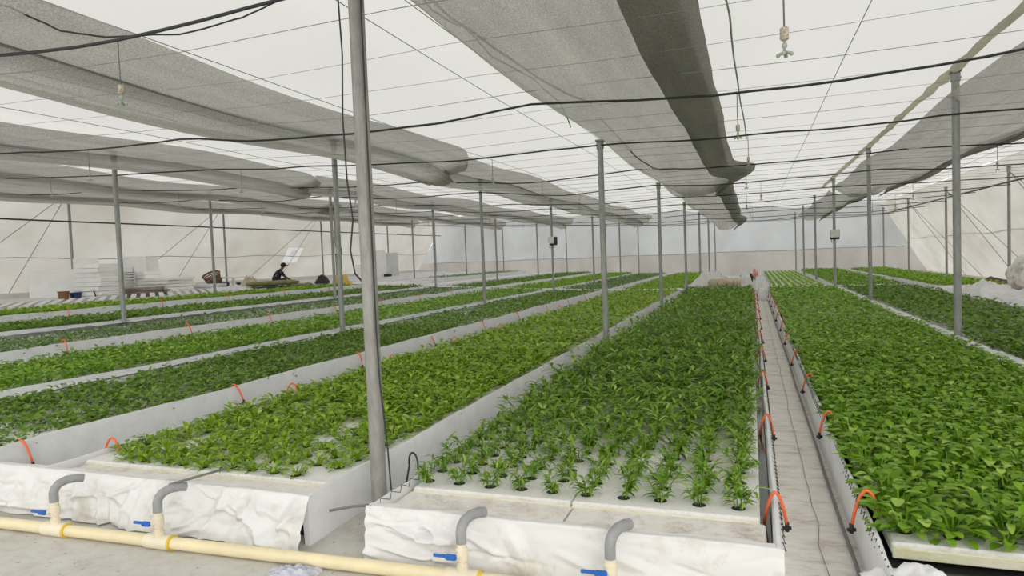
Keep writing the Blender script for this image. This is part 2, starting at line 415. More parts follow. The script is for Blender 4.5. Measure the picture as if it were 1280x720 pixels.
# back section beyond the cross aisle
bed('A2', -4.78, -2.52, Y2, Y3, 'bright green grow bed beyond the cross strip, left of far white rubbish', .3)
bed('D2', -7.4, -5.36, Y2, Y3, 'greyish green grow bed beyond the cross strip, second from the far rubbish', .3)
bed('E2', -9.78, -7.62, Y2, Y3, 'green grow bed beyond the cross strip, third from the far rubbish', .3)
bed('F2', -12.55, -10.4, Y2, Y3, 'thin green grow bed beyond the cross strip, fourth from the far rubbish', .3)
bed('G2', -14.95, -12.85, Y2, Y3, 'empty white foam-topped bed beyond the cross strip, fifth from far rubbish', .3)
bed('H2', -17.6, -15.5, Y2, Y3, 'far left pale bed beyond the cross strip with thin green line', .3)
bed('C2', .62, 2.56, Y2, Y3, 'grow bed beyond the cross strip with white foam lines between plant rows', .3)
bed('CC2', 2.84, 4.92, Y2, Y3, 'dark green grow bed beyond the cross strip, right of the striped one', .3)
bed('DD2', 5.65, 7.6, Y2 - 1, Y3, 'bright yellow-green grow bed along the right film wall', .3)

# lacing on the liner tops beside the walkway and the front gap
for key, x, sd_, y0 in (('B', .09, 1, 3.12), ('C', .52, 1, 2.9)):
    BEDS[key][6]('lacing', dashes((x + .004, y0, 0), (x + .004, 12.0, 0), .304, 1 if key == 'B' else -1, .05), M['black'])
BEDS['B'][6]('lacing', dashes((-2.05, 3.12, 0), (-2.05, 4.6, 0), .304, 1, .07), M['black'])

# crumpled front liners (part of their beds)
def pipey(x): return 2.955 + (x + 2.68) * .038
def crumple(x0, x1, y, ztop, flare, seed, nx=150, nv=26, over=.07, dens=9, ampfn=None):
    rn = random.Random(seed); folds = []
    for k in range(int(dens * (x1 - x0))):
        a = rn.choice([rn.uniform(-.5, .5), rn.uniform(-.5, .5), rn.uniform(.5, 2.6)])
        folds.append((rn.uniform(x0, x1), rn.uniform(.02, ztop), math.cos(a), math.sin(a), rn.uniform(.015, .06), rn.uniform(-.6, 1.0) * .06, rn.uniform(.08, .4)))
    def fn(u, v):
        x = x0 + (x1 - x0) * u; a = ampfn(x) if ampfn else 1
        if v < .15:                                   # fold over the top, lying back on the boards
            t = v / .15; yy = y + over * (1 - t) * (1 + .4 * fbm(x * 3, seed)); return (x, yy, ztop - .010 * (1 - t) + .006 * fbm(x * 7, t, seed))
        t = (v - .15) / .85; s = ztop * t; d = 0
        for (px, ps, cx, sx, w_, am, ln) in folds:
            dx, ds = x - px, s - ps; al = dx * cx + ds * sx
            if abs(al) > ln: continue
            ac = abs(-dx * sx + ds * cx)
            if ac < w_: d += am * (1 - ac / w_) * (1 - (al / ln) ** 2)
        env = min(1, t * 3.2); big = .02 * fbm(x * 1.7 + seed, t, seed)
        yy = y - flare * t ** 1.4 - env * a * (d + big + .02)
        yy = min(y - .004 + .004 * t, max(pipey(x) + .052, yy))
        return (x + .015 * env * a * fbm(x * 5, t * 3, seed + 6), yy, max(.006, ztop * (1 - t) + .012 * t + .012 * a * env * (1 - t) * fbm(x * 4, t * 3, seed + 2)))
    m = MB(); m.grid(fn, nx, nv); return m
def mound(cx, cy, z0, lx, ly, h, seed, n=40, fr=4, rz=0):
    """a heap of crumpled film"""
    def fn(u, v):
        a = u * 2 - 1; b = v * 2 - 1; r = math.sqrt(a * a + b * b)
        k = max(0, 1 - min(1, max(abs(a), abs(b))) ** 2.4)
        z = h * k * (.55 + .6 * ridg(a * fr * .5 + seed, b * fr * .5, seed) + .3 * fbm(a * fr, b * fr, seed)) 
        x = a * lx / 2 * (1 + .12 * fbm(b * 2, a * 2, seed + 3)); y = b * ly / 2 * (1 + .12 * fbm(a * 2, b * 2, seed + 5))
        c, s = math.cos(rz), math.sin(rz)
        return (cx + x * c - y * s, cy + x * s + y * c, z0 + max(0, z))
    m = MB(); m.grid(fn, n, n); return m
cz = lambda x: .9 + .9 * max(0, 1 - abs(x + 2.8) / .4)
BEDS['A'][6]('front_liner', crumple(-5.6, -2.488, 3.2, .305, .10, 3, 420, 44, dens=22, ampfn=cz), M['crumple'], sharp=None)
cz2 = lambda x: .35 + 1.0 * max(0, 1 - abs(x + 1.7) / .6)
BEDS['B'][6]('front_liner', crumple(-2.07, .11, 3.15, .305, .03, 8, 330, 44, dens=20, ampfn=cz2), M['crumple'], sharp=None)
BEDS['C'][6]('front_liner', mound(.74, 2.93, .225, .62, .46, .13, 4.4, 44, 3), M['crumple'], sharp=None)

# plain cover boards at the fronts of the two beds
def boards(key, xa, xb, ya, yb, seam, lab):
    for i, (p, q) in enumerate(((xa, seam), (seam, xb))):
        b = MB(); b.bbox(((p + q) / 2, (ya + yb) / 2, .222), (q - p - .012, yb - ya, .05), .008)
        tag(b.build('cover_board', M['board']), lab[i], 'board')
boards('B', -2.02, .045, 3.17, 3.56, -.98, ['stained white cover board at front of bed left of walkway, left one', 'stained white cover board at front of bed left of walkway, right one'])
boards('A', -4.74, -2.56, 3.22, 3.5, -3.7, ['dirt-stained cover board behind the two left hose elbows, left one', 'dirt-stained cover board behind the two left hose elbows, right one'])

# foam rafts of the three near beds: two side by side
def rafts(key, x0, x1, y0, y1, L, place):
    W = (x1 - x0) / 2; n = int(round((y1 - y0) / L)); L = (y1 - y0) / n
    for side in (0, 1):
        proto = None
        for i in range(n):
            c = (x0 + W * (side + .5), y0 + L * (i + .5), .235)
            if proto is None:
                e = empty('foam_raft', c); t = MB(); t.bbox((0, 0, .006), (W - .006, L - .006, .062), .01); t.build('slab', M['foam'], e)
                f = MB(); f.bbox((0, -L / 2 - .003, -.008), (W - .008, .012, .05), .004); f.build('algae_edge', M['foam_edge'], e)
                proto = o = e
            else:
                o = copy_tree(proto); o.location = c
            sd = 'left' if side == 0 else 'right'
            if i == 0: tag(o, 'white foam raft at the front of %s, %s of the pair' % (place, sd), 'foam raft', 'foam rafts of the near beds')
            else: tag(o, 'white foam raft, %s row, %s from front of %s' % (sd, ordw(i + 1), place), 'foam raft', 'foam rafts of the near beds')
rafts('B', -2.0, .015, 3.56, 24.9, 1.94, 'bed left of walkway')
rafts('A', -4.74, -2.57, 3.5, 24.9, 1.94, 'bed left of nearest post')
rafts('C', .58, 2.52, 3.42, 24.9, 1.94, 'bed right of walkway')

# ------------------------------------------------------------------ plants
def leaf(base, az, el, L, W, droop, nseg=4, tip=1.0, prof=None, cup=.15, stalk=False):
    """returns verts, quads for one arched leaf"""
    vs = []; fs = []; p = Vector(base); e = el; ds = L / nseg
    hd = Vector((math.cos(az), math.sin(az), 0)); side = Vector((-hd.y, hd.x, 0))
    if stalk:                       # a thin petiole from the crown of the plant to the blade
        b0 = Vector((p.x * .08, p.y * .08, 0)); o_ = side * .0022
        vs += [b0 + o_, b0 - o_, p + o_, p - o_]; fs.append((0, 1, 3, 2))
    n0 = len(vs)
    for i in range(nseg + 1):
        t = i / nseg
        wd = W * (prof(t) if prof else math.sin(PI * min(1, .08 + .92 * t) ** .8)) / 2
        up = Vector((0, 0, 1)) * math.cos(e) - hd * math.sin(e)
        vs += [p + side * wd + up * wd * cup, p.copy(), p - side * wd + up * wd * cup] if nseg > 2 else [p + side * wd, p - side * wd]
        p = p + (hd * math.cos(e) + Vector((0, 0, 1)) * math.sin(e)) * ds; e -= droop / nseg
    k = 3 if nseg > 2 else 2
    for i in range(nseg):
        for j in range(k - 1): fs.append((n0 + i * k + j, n0 + i * k + j + 1, n0 + (i + 1) * k + j + 1, n0 + (i + 1) * k + j))
    if stalk and nseg > 2: fs.append((2, 3, n0 + 2, n0))
    return vs, fs
LANCE = lambda t: max(.06, math.sin(PI * t ** .75)) if t < 1 else .04
BROAD = lambda t: (.14 if t < .1 else max(.1, math.sin(PI * ((t - .05) / .95) ** .75) ** .65)) if t < 1 else .22
def plant(kind, rnd, lod):
    vs = []; fs = []
    def put(q):
        o = len(vs); vs.extend(q[0]); fs.extend([tuple(i + o for i in f) for f in q[1]])
    ns = {0: 4, 1: 3, 2: 2}[lod]
    if kind == 'narrow':
        for s in range({0: 6, 1: 5, 2: 4}[lod]):
            a = rnd.uniform(0, 2 * PI); lean = rnd.uniform(.1, .75); H = rnd.uniform(.07, .13)
            top = Vector((math.cos(a) * lean * H, math.sin(a) * lean * H, H)); b0 = Vector((math.cos(a) * .012, math.sin(a) * .012, 0))
            if lod == 0:
                m = MB(); m.tube([b0, (b0 + top) / 2 + Vector((0, 0, .01)), top], [.003, .0025, .0015], 4, False); put((m.v, m.f))
            for l in range({0: 9, 1: 7, 2: 4}[lod]):
                t = rnd.uniform(.25, 1.0); p = b0.lerp(top, t); k = {0: 1, 1: 1.2, 2: 1.8}[lod]
                put(leaf(p, a + rnd.uniform(-2.2, 2.2), rnd.uniform(.1, 1.1), rnd.uniform(.05, .095), rnd.uniform(.011, .019) * k, rnd.uniform(.8, 2.0), ns, prof=LANCE))
    elif kind == 'broad':
        for l in range({0: 52, 1: 28, 2: 12}[lod]):
            a = l * 2.4 + rnd.uniform(-.6, .6); k = {0: 1, 1: 1.25, 2: 1.9}[lod]; q = .075 * math.sqrt(rnd.random()); h = rnd.uniform(.01, .105) * (1 - (q / .12) ** 2)
            put(leaf((math.cos(a) * q, math.sin(a) * q, h), a + rnd.uniform(-.8, .8), rnd.uniform(.0, 1.1), rnd.uniform(.032, .056) * (1.15 if lod else 1), rnd.uniform(.020, .034) * k, rnd.uniform(.5, 1.8), ns, prof=BROAD, cup=.3, stalk=lod == 0))
    else:
        for l in range({0: 44, 1: 24, 2: 11}[lod]):
            a = rnd.uniform(0, 2 * PI); k = {0: 1, 1: 1.3, 2: 2.0}[lod]; q = .06 * math.sqrt(rnd.random())
            put(leaf((math.cos(a) * q, math.sin(a) * q, rnd.uniform(.0, .06)), a + rnd.uniform(-.6, .6), rnd.uniform(.0, 1.15), rnd.uniform(.032, .056) * (1.15 if lod else 1), rnd.uniform(.014, .023) * k, rnd.uniform(.4, 1.6), ns, prof=BROAD, stalk=lod == 0))
    return np.array([tuple(v) for v in vs], dtype=np.float32), fs
VAR = {(k, l): [plant(k, random.Random(hash((len(k), l, i)) & 0xffff), l) for i in range(7)] for k in ('narrow', 'broad', 'small') for l in (0, 1, 2)}
def fast_mesh(name, verts, quads, mt):
    me = bpy.data.meshes.new(name); nq = len(quads)
    me.vertices.add(len(verts)); me.vertices.foreach_set('co', verts.astype(np.float32).ravel())
    me.loops.add(nq * 4); me.loops.foreach_set('vertex_index', quads.astype(np.int32).ravel())
    me.polygons.add(nq); me.polygons.foreach_set('loop_start', np.arange(0, nq * 4, 4, dtype=np.int32))
    try: me.polygons.foreach_set('loop_total', np.full(nq, 4, dtype=np.int32))
    except Exception: pass
    me.polygons.foreach_set('use_smooth', np.ones(nq, dtype=bool))
    me.update(calc_edges=True); me.validate(); me.materials.append(mt); return me
for k in VAR: VAR[k] = [(v, np.array([f for f in fs if len(f) == 4], dtype=np.int32)) for v, fs in VAR[k]]
CUP = MB(); CUP.tube([(0, 0, -.05), (0, 0, .003), (0, 0, .005)], [.024, .040, .034], 14); CUPM = CUP.mesh('net_cup', M['cup'])
PM = {}
def pmesh(kind, mt, i):
    if (kind, mt, i) not in PM:
        v, q = VAR[(kind, 0)][i]; PM[(kind, mt, i)] = fast_mesh('foliage_' + kind, v, q, M[mt])
    return PM[(kind, mt, i)]
def crop(name, positions, n_ind, kind, mt, labf, shared, sharedgroup, stufflab, cat='plant', lodY=(13, 99), cups=True):
    """positions: list of (x,y,z,scale,row,colindex); nearest n_ind become single plants, the rest one mass"""
    pos = sorted(positions, key=lambda p: p[0] ** 2 + p[1] ** 2)
    ind = pos[:n_ind]; rest = pos[n_ind:]
    first = None
    for (x, y, z, s, r, c) in ind:
        i = R.randrange(7)
        o = bpy.data.objects.new(name, pmesh(kind, mt, i)); col.objects.link(o)
        o.location = (x, y, z); o.rotation_euler.z = R.uniform(0, 2 * PI); zs = s ** .55 * R.uniform(.88, 1.12); o.scale = (s, s, zs)
        lb = labf(r, c)
        if lb: tag(o, lb, cat, sharedgroup)
        else: tag(o, shared, cat, sharedgroup)
        if cups:
            k = bpy.data.objects.new('net_cup', CUPM); col.objects.link(k); k.parent = o; k.scale = (1 / s, 1 / s, 1 / zs)
            k.location = (0, 0, .0)
    if rest:
        V = []; Q = []; off = 0
        for (x, y, z, s, r, c) in rest:
            lod = 1 if y < lodY[0] else 2
            v, q = VAR[(kind, lod)][R.randrange(7)]; a = R.uniform(0, 2 * PI); ca, sa = math.cos(a), math.sin(a)
            w_ = np.empty_like(v); w_[:, 0] = (v[:, 0] * ca - v[:, 1] * sa) * s + x; w_[:, 1] = (v[:, 0] * sa + v[:, 1] * ca) * s + y
            w_[:, 2] = v[:, 2] * s ** .55 * R.uniform(.85, 1.15) + z
            V.append(w_); Q.append(q + off); off += len(v)
        o = bpy.data.objects.new(name + '_mass', fast_mesh(name + '_mass', np.concatenate(V), np.concatenate(Q), M[mt])); col.objects.link(o)
        tag(o, stufflab, cat, kind='stuff')
def field(x0, x1, y0, y1, z, nx, dy, scf, jit=.015, skip=lambda x, y: False):
    out = []; r = 0; y = y0
    while y < y1:
        for c in range(nx):
            x = x0 + (x1 - x0) * c / (nx - 1)
            if not skip(x, y): out.append((x + R.uniform(-jit, jit), y + R.uniform(-jit, jit), z, scf(x, y) * R.uniform(.85, 1.15), r, c))
        y += dy; r += 1
    return out
ZT = .268
posB = field(-1.95, -.1, 3.69, 24.8, ZT, 10, .2, lambda x, y: min(1.95, .95 + .36 * (y - 3.6)), .008)
def labB(r, c):
    if r > 7: return None
    if r == 0: return 'narrow-leaved seedling in black cup, front row left of walkway, %s from the left' % ordw(c + 1)
    return 'narrow-leaved seedling, %s row from front of bed left of walkway, %s from left' % (ordw(r + 1), ordw(c + 1))
crop('water_spinach', posB, 300, 'narrow', 'leaf_narrow', labB, 'narrow-leaved plant inside the closed green canopy left of the walkway', 'narrow-leaved plants in bed left of walkway',
     'unbroken far canopy of narrow-leaved plants left of the walkway')
posC = field(.66, 2.46, 3.55, 24.8, ZT, 10, .2, lambda x, y: 1.6 + .15 * fbm(x * 2, y * 2), .02)
def labC(r, c):
    if r > 3: return None
    return 'broad-leaved plant, %s row from front of bed right of walkway, %s from left' % (ordw(r + 1), ordw(c + 1))
crop('leafy_green', posC, 300, 'broad', 'leaf_broad', labC, 'broad-leaved plant inside the closed canopy right of the walkway', 'broad-leaved plants in bed right of walkway',
     'unbroken far canopy of broad-leaved plants right of the walkway')
posA = field(-4.62, -2.68, 3.6, 24.8, ZT, 11, .19, lambda x, y: min(1.95, 1.2 + .4 * (y - 3.6)) * (1 + .25 * fbm(x * 1.2, y * 1.2, 3)), .02, lambda x, y: R.random() < (.12 if y < 5.5 else .02))
def labA(r, c):
    if r > 4: return None
    return 'small bushy seedling, %s row from front of bed left of nearest post, %s from left' % (ordw(r + 1), ordw(c + 1))
crop('lettuce_seedling', posA, 300, 'small', 'leaf_small', labA, 'small bushy plant farther back in the bed left of the nearest post', 'small bushy plants in bed left of nearest post',
     'far canopy of small bushy plants left of the nearest post')
def mass(key, kind, mt, nx, dy, sc, lab, name, y0=None, y1=None, xs_=None, lod=(11, 99), skip=None):
    x0, x1, a, b_, z, e, put = BEDS[key]
    ps = field(x0 + .16, x1 - .16, y0 or a + .3, y1 or b_ - .2, z + .262, nx, dy, sc, .03, skip or (lambda x, y: False))
    crop(name, ps, 0, kind, mt, None, '', '', lab, lodY=lod)
mass('D', 'broad', 'leaf_dark', 10, .2, lambda x, y: 1.45 + .25 * fbm(x, y, 2), 'dense dark green crop of the third bed left of the walkway', 'leafy_crop', lod=(12, 99),
     skip=lambda x, y: R.random() < max(0, .55 - .35 * (y - 3)) or fbm(x * 1.5, y * 1.5, 9) > .42)
mass('E', 'broad', 'leaf_broad', 10, .2, lambda x, y: 1.6 + .2 * fbm(x, y, 2), 'dense fresh green crop of the fourth bed left of the walkway', 'leafy_crop')
mass('F', 'small', 'leaf_grey', 9, .22, lambda x, y: 1.7 + .3 * fbm(x, y, 2), 'greyish sparse crop of the fifth bed left of the walkway', 'seedling_crop', skip=lambda x, y: R.random() < .12)
mass('G', 'small', 'leaf_dark', 10, .21, lambda x, y: 2.1, 'low green crop of the sixth bed left of the walkway', 'seedling_crop')
mass('H', 'small', 'leaf_bright', 10, .21, lambda x, y: 2.2, 'bright green crop of the seventh bed left of the walkway', 'seedling_crop')
mass('CC', 'broad', 'leaf_dark', 10, .2, lambda x, y: 1.7 + .12 * fbm(x, y), 'dense dark green crop of the second bed right of the walkway', 'leafy_crop', y0=4.5)
mass('A2', 'small', 'leaf_bright', 10, .22, lambda x, y: 2.2, 'bright green crop beyond the cross strip beside far rubbish', 'seedling_crop')
mass('D2', 'small', 'leaf_grey', 9, .24, lambda x, y: 1.9, 'greyish green crop beyond the cross strip', 'seedling_crop')
mass('E2', 'small', 'leaf_bright', 10, .22, lambda x, y: 2.2, 'fresh green crop beyond the cross strip, between greyish and thin crops', 'seedling_crop')
mass('F2', 'small', 'leaf_dark', 9, .24, lambda x, y: 2.0, 'thin green crop beyond the cross strip near the bare white bed', 'seedling_crop')
mass('H2', 'small', 'leaf_grey', 8, .3, lambda x, y: 1.3, 'thin pale green crop in the farthest left bed', 'seedling_crop', y0=34)
mass('C2', 'small', 'leaf_bright', 8, .16, lambda x, y: 1.0, 'green plant lines with white foam between, beyond the cross strip', 'seedling_crop')
mass('CC2', 'broad', 'leaf_broad', 10, .22, lambda x, y: 1.8, 'dark green crop beyond the cross strip right of the striped bed', 'leafy_crop')
mass('DD2', 'small', 'leaf_bright', 10, .22, lambda x, y: 2.2, 'yellow-green crop along the right film wall', 'seedling_crop')

# ------------------------------------------------------------------ posts
STN = [3.69, 10.9, 18.2, 25.5, 32.8, 40.0, 47.0]
def post_obj(x, y, z0, z1, rad, mt):
    m = MB(); m.tube([(0, 0, -.02), (0, 0, (z1 - z0) * .5), (0, 0, z1 - z0)], rad, 14)
    m.tube([(0, 0, z1 - z0 - .12), (0, 0, z1 - z0 - .02)], rad * 1.25, 14)
    e = empty('support_post', (x, y, z0)); m.build('pole', mt, e, smooth=True, sharp=40)
    b = MB(); b.bbox((0, 0, z1 - z0 + .01), (rad * 2.6, rad * 3.4, .03), .006); b.tube([(-rad * 1.2, 0, z1 - z0 - .07), (rad * 1.5, 0, z1 - z0 - .07)], .009, 6); b.build('top_clamp', M['steel'], e)
    return e
rown = {7.8: 'row along the right film wall', 2.72: 'row right of the walkway', -2.32: 'row left of the walkway', -7.5: 'second row left of the walkway',
        -12.75: 'third row left of the walkway', -17.7: 'fourth row left of the walkway', -22.7: 'row along the left film wall'}
for x in ROWS:
    k = 0
    for i, y in enumerate(STN):
        if x > 2 and i < 1 or x > 7 and i < 3 or x < -5 and i < 1 or x < -13 and i < 2 or (x == -2.32 and i > 6): continue
        if x < -20: y -= 1.4
        if x == -12.75 and i == 1: y = 10.5
        k += 1
        big = .05 if i < 2 else .046
        o = post_obj(x, y, gz(x), (4.02 if x > 0 else 3.55 if x > -3 and i else 3.95) + rz_(x), big, M['steel_old'] if i == 0 else M['steel'])
        if i == 0: lb = 'nearest thick weathered steel post with black cables, left of walkway'
        else: lb = 'grey steel support post, %s from the front in the %s' % (ordw(k), rown[x])
        tag(o, lb, 'post', 'steel support posts')
# cables on the nearest post
c = MB(); c.tube([(-2.32 + .055 * 1 + .004, 3.65, z) if z > 1.2 else (-2.2, 3.62, z) for z in (4.1, 3.5, 3.0, 2.5, 2.0, 1.6, 1.25)] + [(-2.24, 3.63, .9), (-2.2, 3.62, .5), (-2.17, 3.6, .12), (-2.19, 3.55, .03)], .006, 6)
tag(c.build('electric_cable', M['blacktube'], smooth=True), 'black cable running down the right side of the nearest post', 'cable')
c = MB(); pts = [(-2.43, 3.66, 4.15), (-2.44, 3.66, 3.6), (-2.42, 3.66, 3.0), (-2.44, 3.66, 2.6), (-2.43, 3.66, 2.2), (-2.40, 3.66, 1.95), (-2.43, 3.66, 1.75), (-2.41, 3.67, 1.6), (-2.36, 3.74, 1.5)]
c.tube(pts, .006, 6); tag(c.build('electric_cable', M['blacktube'], smooth=True), 'loose black cable hanging on the left side of the nearest post', 'cable')
c = MB(); c.tube([(-2.17 + .05 * math.cos(t), 3.86 + .02 * t, .28 + .1 * math.sin(t)) for t in [PI * 1.0 - k * PI / 12 for k in range(13)]][::-1] + [(-2.22, 3.8, .03)], .007, 6)
tag(c.build('electric_cable', M['blacktube'], smooth=True), 'short black cable loop sticking up beside the nearest post foot', 'cable')

# floodlights on posts
def floodlight(x, y, z, lab, side):
    e = empty('floodlight', (x, y - .08, z)); b = MB(); b.bbox((side * .6, .05, -.02), (.30, .12, .34), .02); b.build('housing', M['black'], e)
    b = MB(); b.bbox((0, -.02, .02), (.27, .03, .27), .01); b.build('glass', M['lampw'], e)
    b = MB(); b.tube([(-.1, .06, -.2), (-.1, .1, -.28), (.1, .1, -.28), (.1, .06, -.2)], .012, 6); b.build('bracket', M['black'], e)
    tag(e, lab, 'floodlight', 'floodlights on posts')
floodlight(2.72, 25.45, 2.12, 'square floodlight with pale glass on a post right of the walkway', 0)
floodlight(-7.5, 25.45, 2.36, 'square floodlight with black back on a far post left of the walkway', .14)
floodlight(-17.55, 25.4, 2.35, 'square floodlight on a post behind the second left-hand post row', .14)

# ------------------------------------------------------------------ roof wires, irrigation tubes, sprinklers
for i, y in enumerate([4.3 + .92 * k for k in range(46)]):
    m = MB(); xa, xb = XL, XR; pts = []
    for j in range(31):
        x = xa + (xb - xa) * j / 30
        pts.append((x, y, 3.50 + rz_(x) * 1.25 - .03 * abs(math.sin(PI * (x + 2.32) / 5.15)) + .03 * fbm(i * 3, x * .3)))
    m.tube(pts, (.0022 if i % 3 else .0032) if i < 12 else .004, 4)
    tag(m.build('roof_wire', M['wire'], smooth=True), 'thin roof wire across the bays, %s from the front' % ordw(i + 1), 'wire', 'thin cross wires under the roof')
for i, x in enumerate((-21.5, -18.9, -16.4, -13.9, -11.2, -8.7, -6.1, -3.6, -3.0, -1.0, 1.2, 4.2, 6.4)):
    m = MB(); m.tube([(x, Y0 + 1 + 50 * j / 24, 4.13 + rz_(x) + .02 * math.sin(j + i)) for j in range(25)], .0055, 4)
    tag(m.build('roof_wire', M['wire'], smooth=True), 'long roof wire running towards the far wall, %s from the left' % ordw(i + 1), 'wire', 'long wires under the roof')
TUB = [3.69, 7.4, 10.85, 14.6, 17.6, 21.6, 25.3, 28.9, 32.7, 36.4, 40.0, 43.6]
def tubez(k, x, y):
    sag = .09 + .04 * math.sin(k * 2.1)
    return 3.47 + .035 * math.sin(k * 4.7) + rz_(x) * 1.3 - sag * abs(math.sin(PI * (x + 2.32) / 5.15)) + .05 * fbm(x * .35, k * 3.1)
for k, y in enumerate(TUB):
    m = MB(); pts = []
    for j in range(76):
        x = XL + (XR - XL) * j / 75
        pts.append((x, y + .12 * fbm(x * .2, k * 2.2, 5), tubez(k, x, y)))
    m.tube(pts, .0135, 6)
    tag(m.build('irrigation_tube', M['blacktube'], smooth=True), 'black irrigation tube sagging across the bays, %s from the front' % ordw(k + 1), 'tube', 'overhead irrigation tubes')
# sprinkler prototype: hanging hose, weight, body, four-armed foot
def make_sprinkler(L=.33):
    e = empty('sprinkler', (0, 0, 0)); Z = -L
    m = MB(); m.tube([(0, 0, .01), (.004, 0, Z * .5), (0, 0, Z)], .0045, 6); m.build('drop_hose', M['greytube'], e, smooth=True)
    m = MB(); m.tube([(0, 0, Z), (0, 0, Z - .006), (0, 0, Z - .062), (0, 0, Z - .068)], [.010, .021, .021, .012], 10); m.build('weight', M['weight'], e, smooth=True)
    Z -= .066
    m = MB(); m.tube([(0, 0, Z), (0, 0, Z - .015), (0, 0, Z - .02), (0, 0, Z - .035), (0, 0, Z - .04), (0, 0, Z - .062)], [.007, .007, .014, .014, .007, .008], 8); m.build('valve_body', M['sprink'], e, smooth=True)
    Z -= .06; m = MB()
    for q in range(4):
        a = PI / 4 + q * PI / 2 + .3; d = Vector((math.cos(a), math.sin(a), 0))
        m.tube([Vector((0, 0, Z)), Vector((0, 0, Z - .006)) + d * .02, Vector((0, 0, Z - .012)) + d * .030], [.008, .008, .009], 6); m.ball(Vector((0, 0, Z - .013)) + d * .032, .011, 8, 6)
    m.build('spray_foot', M['sprink'], e, smooth=True)
    return e
sp = None; BAY = [(.18, 'above the walkway'), (-4.4, 'in first bay left of walkway'), (-9.8, 'in second bay left of walkway'), (4.6, 'in bay right of walkway'), (-15.0, 'in third bay left of walkway')]
for k, y in enumerate(TUB[:8]):
    for x, w_ in BAY:
        if k < 1 and x > 3 or (k < 1 and x < -6) or (k < 2 and x < -11): continue
        xx = x + (R.uniform(-.35, .35) if k else 0)
        if k == 0 and x > 0: o = make_sprinkler(.62)
        elif sp is None: o = sp = make_sprinkler()
        else: o = copy_tree(sp)
        o.location = (xx, y + .12 * fbm(xx * .2, k * 2.2, 5), tubez(k, xx, y)); o.rotation_euler = (0, 0, R.uniform(0, 3))
        tag(o, 'hanging sprinkler on %s tube from front, %s' % (ordw(k + 1), w_), 'sprinkler', 'hanging sprinklers')
# heavier dark cables along the length
CABA = [(-2.70, 4.6, 3.98), (-2.63, 4.9, 3.95), (-2.58, 5.35, 3.93), (-2.60, 6.0, 3.95), (-2.55, 6.75, 3.93), (-2.5, 7.95, 3.95), (-2.36, 9.1, 3.93), (-2.2, 9.8, 3.93)]
CABB = [(-2.72, 4.6, 3.93), (-2.60, 4.95, 3.97), (-2.62, 5.4, 3.88), (-2.57, 6.0, 3.92), (-2.6, 6.8, 3.86), (-2.5, 8.0, 3.9), (-2.45, 9.0, 3.8), (-2.5, 9.7, 3.6)]
CABC = [(-.22, 5.0, 4.1), (-.2, 6.0, 4.05), (-.16, 7.0, 4.0), (-.14, 8.6, 3.92), (-.1, 11.0, 3.9), (-.05, 14.0, 3.86)]
for pts, r_, lb in ((CABA, .014, 'bundled black cable under the near edge of the middle shade net'),
                    (CABB, .009, 'thinner black cable twisted beside the bundled cable'),
                    ([(-2.32, 10.9, 3.95), (-2.0, 12.5, 3.5), (-1.9, 14, 3.45), (-1.7, 16, 3.6)], .012, 'black cable drooping from the second post under the middle net'),
                    ([(-6.3, 3.6, 4.0), (-5.8, 3.9, 3.93), (-5.5, 4.1, 3.75), (-5.2, 4.3, 3.71), (-4.6, 4.5, 3.71), (-4.1, 4.7, 3.83), (-3.7, 4.8, 3.98)], .008, 'thin black cable sagging from the corner of the upper left net'),
                    ([(7.75, 9, 3.45), (7.75, 15, 3.5), (7.75, 22, 3.5), (7.7, 30, 3.55), (7.7, 40, 3.6), (7.7, 46.8, 3.6)], .03, 'thick dark cable along the right film wall posts'),
                    ([(-22.5, 6, 3.55), (-22.5, 14, 3.6), (-22.5, 24, 3.6), (-22.5, 36, 3.65), (-22.4, 46, 3.7)], .03, 'thick dark cable along the left film wall posts'),
                    (CABC, .011, 'pale grey hose hanging right of the middle shade net')):
    m = MB(); P = [Vector(p) for p in pts]; Q = []
    for i in range(len(P) - 1):
        for t in range(8):
            q = P[i].lerp(P[i + 1], t / 8); q.z += .02 * fbm(i + t / 8, 1.7 * len(pts)); q.x += .02 * fbm(i + t / 8, 5.1); Q.append(q)
    Q.append(P[-1]); m.tube(Q, r_, 6)
    tag(m.build('overhead_cable', M['sprink'] if 'pale' in lb else M['blacktube'], smooth=True), lb, 'cable')
# guy wires on the side posts
gi = 0
for x, xe, sd_ in ((XR, 10.2, 'right'), (XL, -25.2, 'left')):
    for i, y in enumerate([25.5, 32.8, 40.0] if x > 0 else [16.8, 24.1, 31.4]):
        m = MB(); m.tube([(x, y, 3.9 + rz_(x)), (xe, y - .6, gz(xe) + .02)], .012, 5); m.tube([(x, y, 3.9 + rz_(x)), (xe, y - 3.2, gz(xe) + .02)], .012, 5)
        tag(m.build('guy_wire', M['wire'], smooth=True), 'pair of guy wires from the %s wall post, %s from the front' % (sd_, ordw(i + 1)), 'wire', 'guy wires')

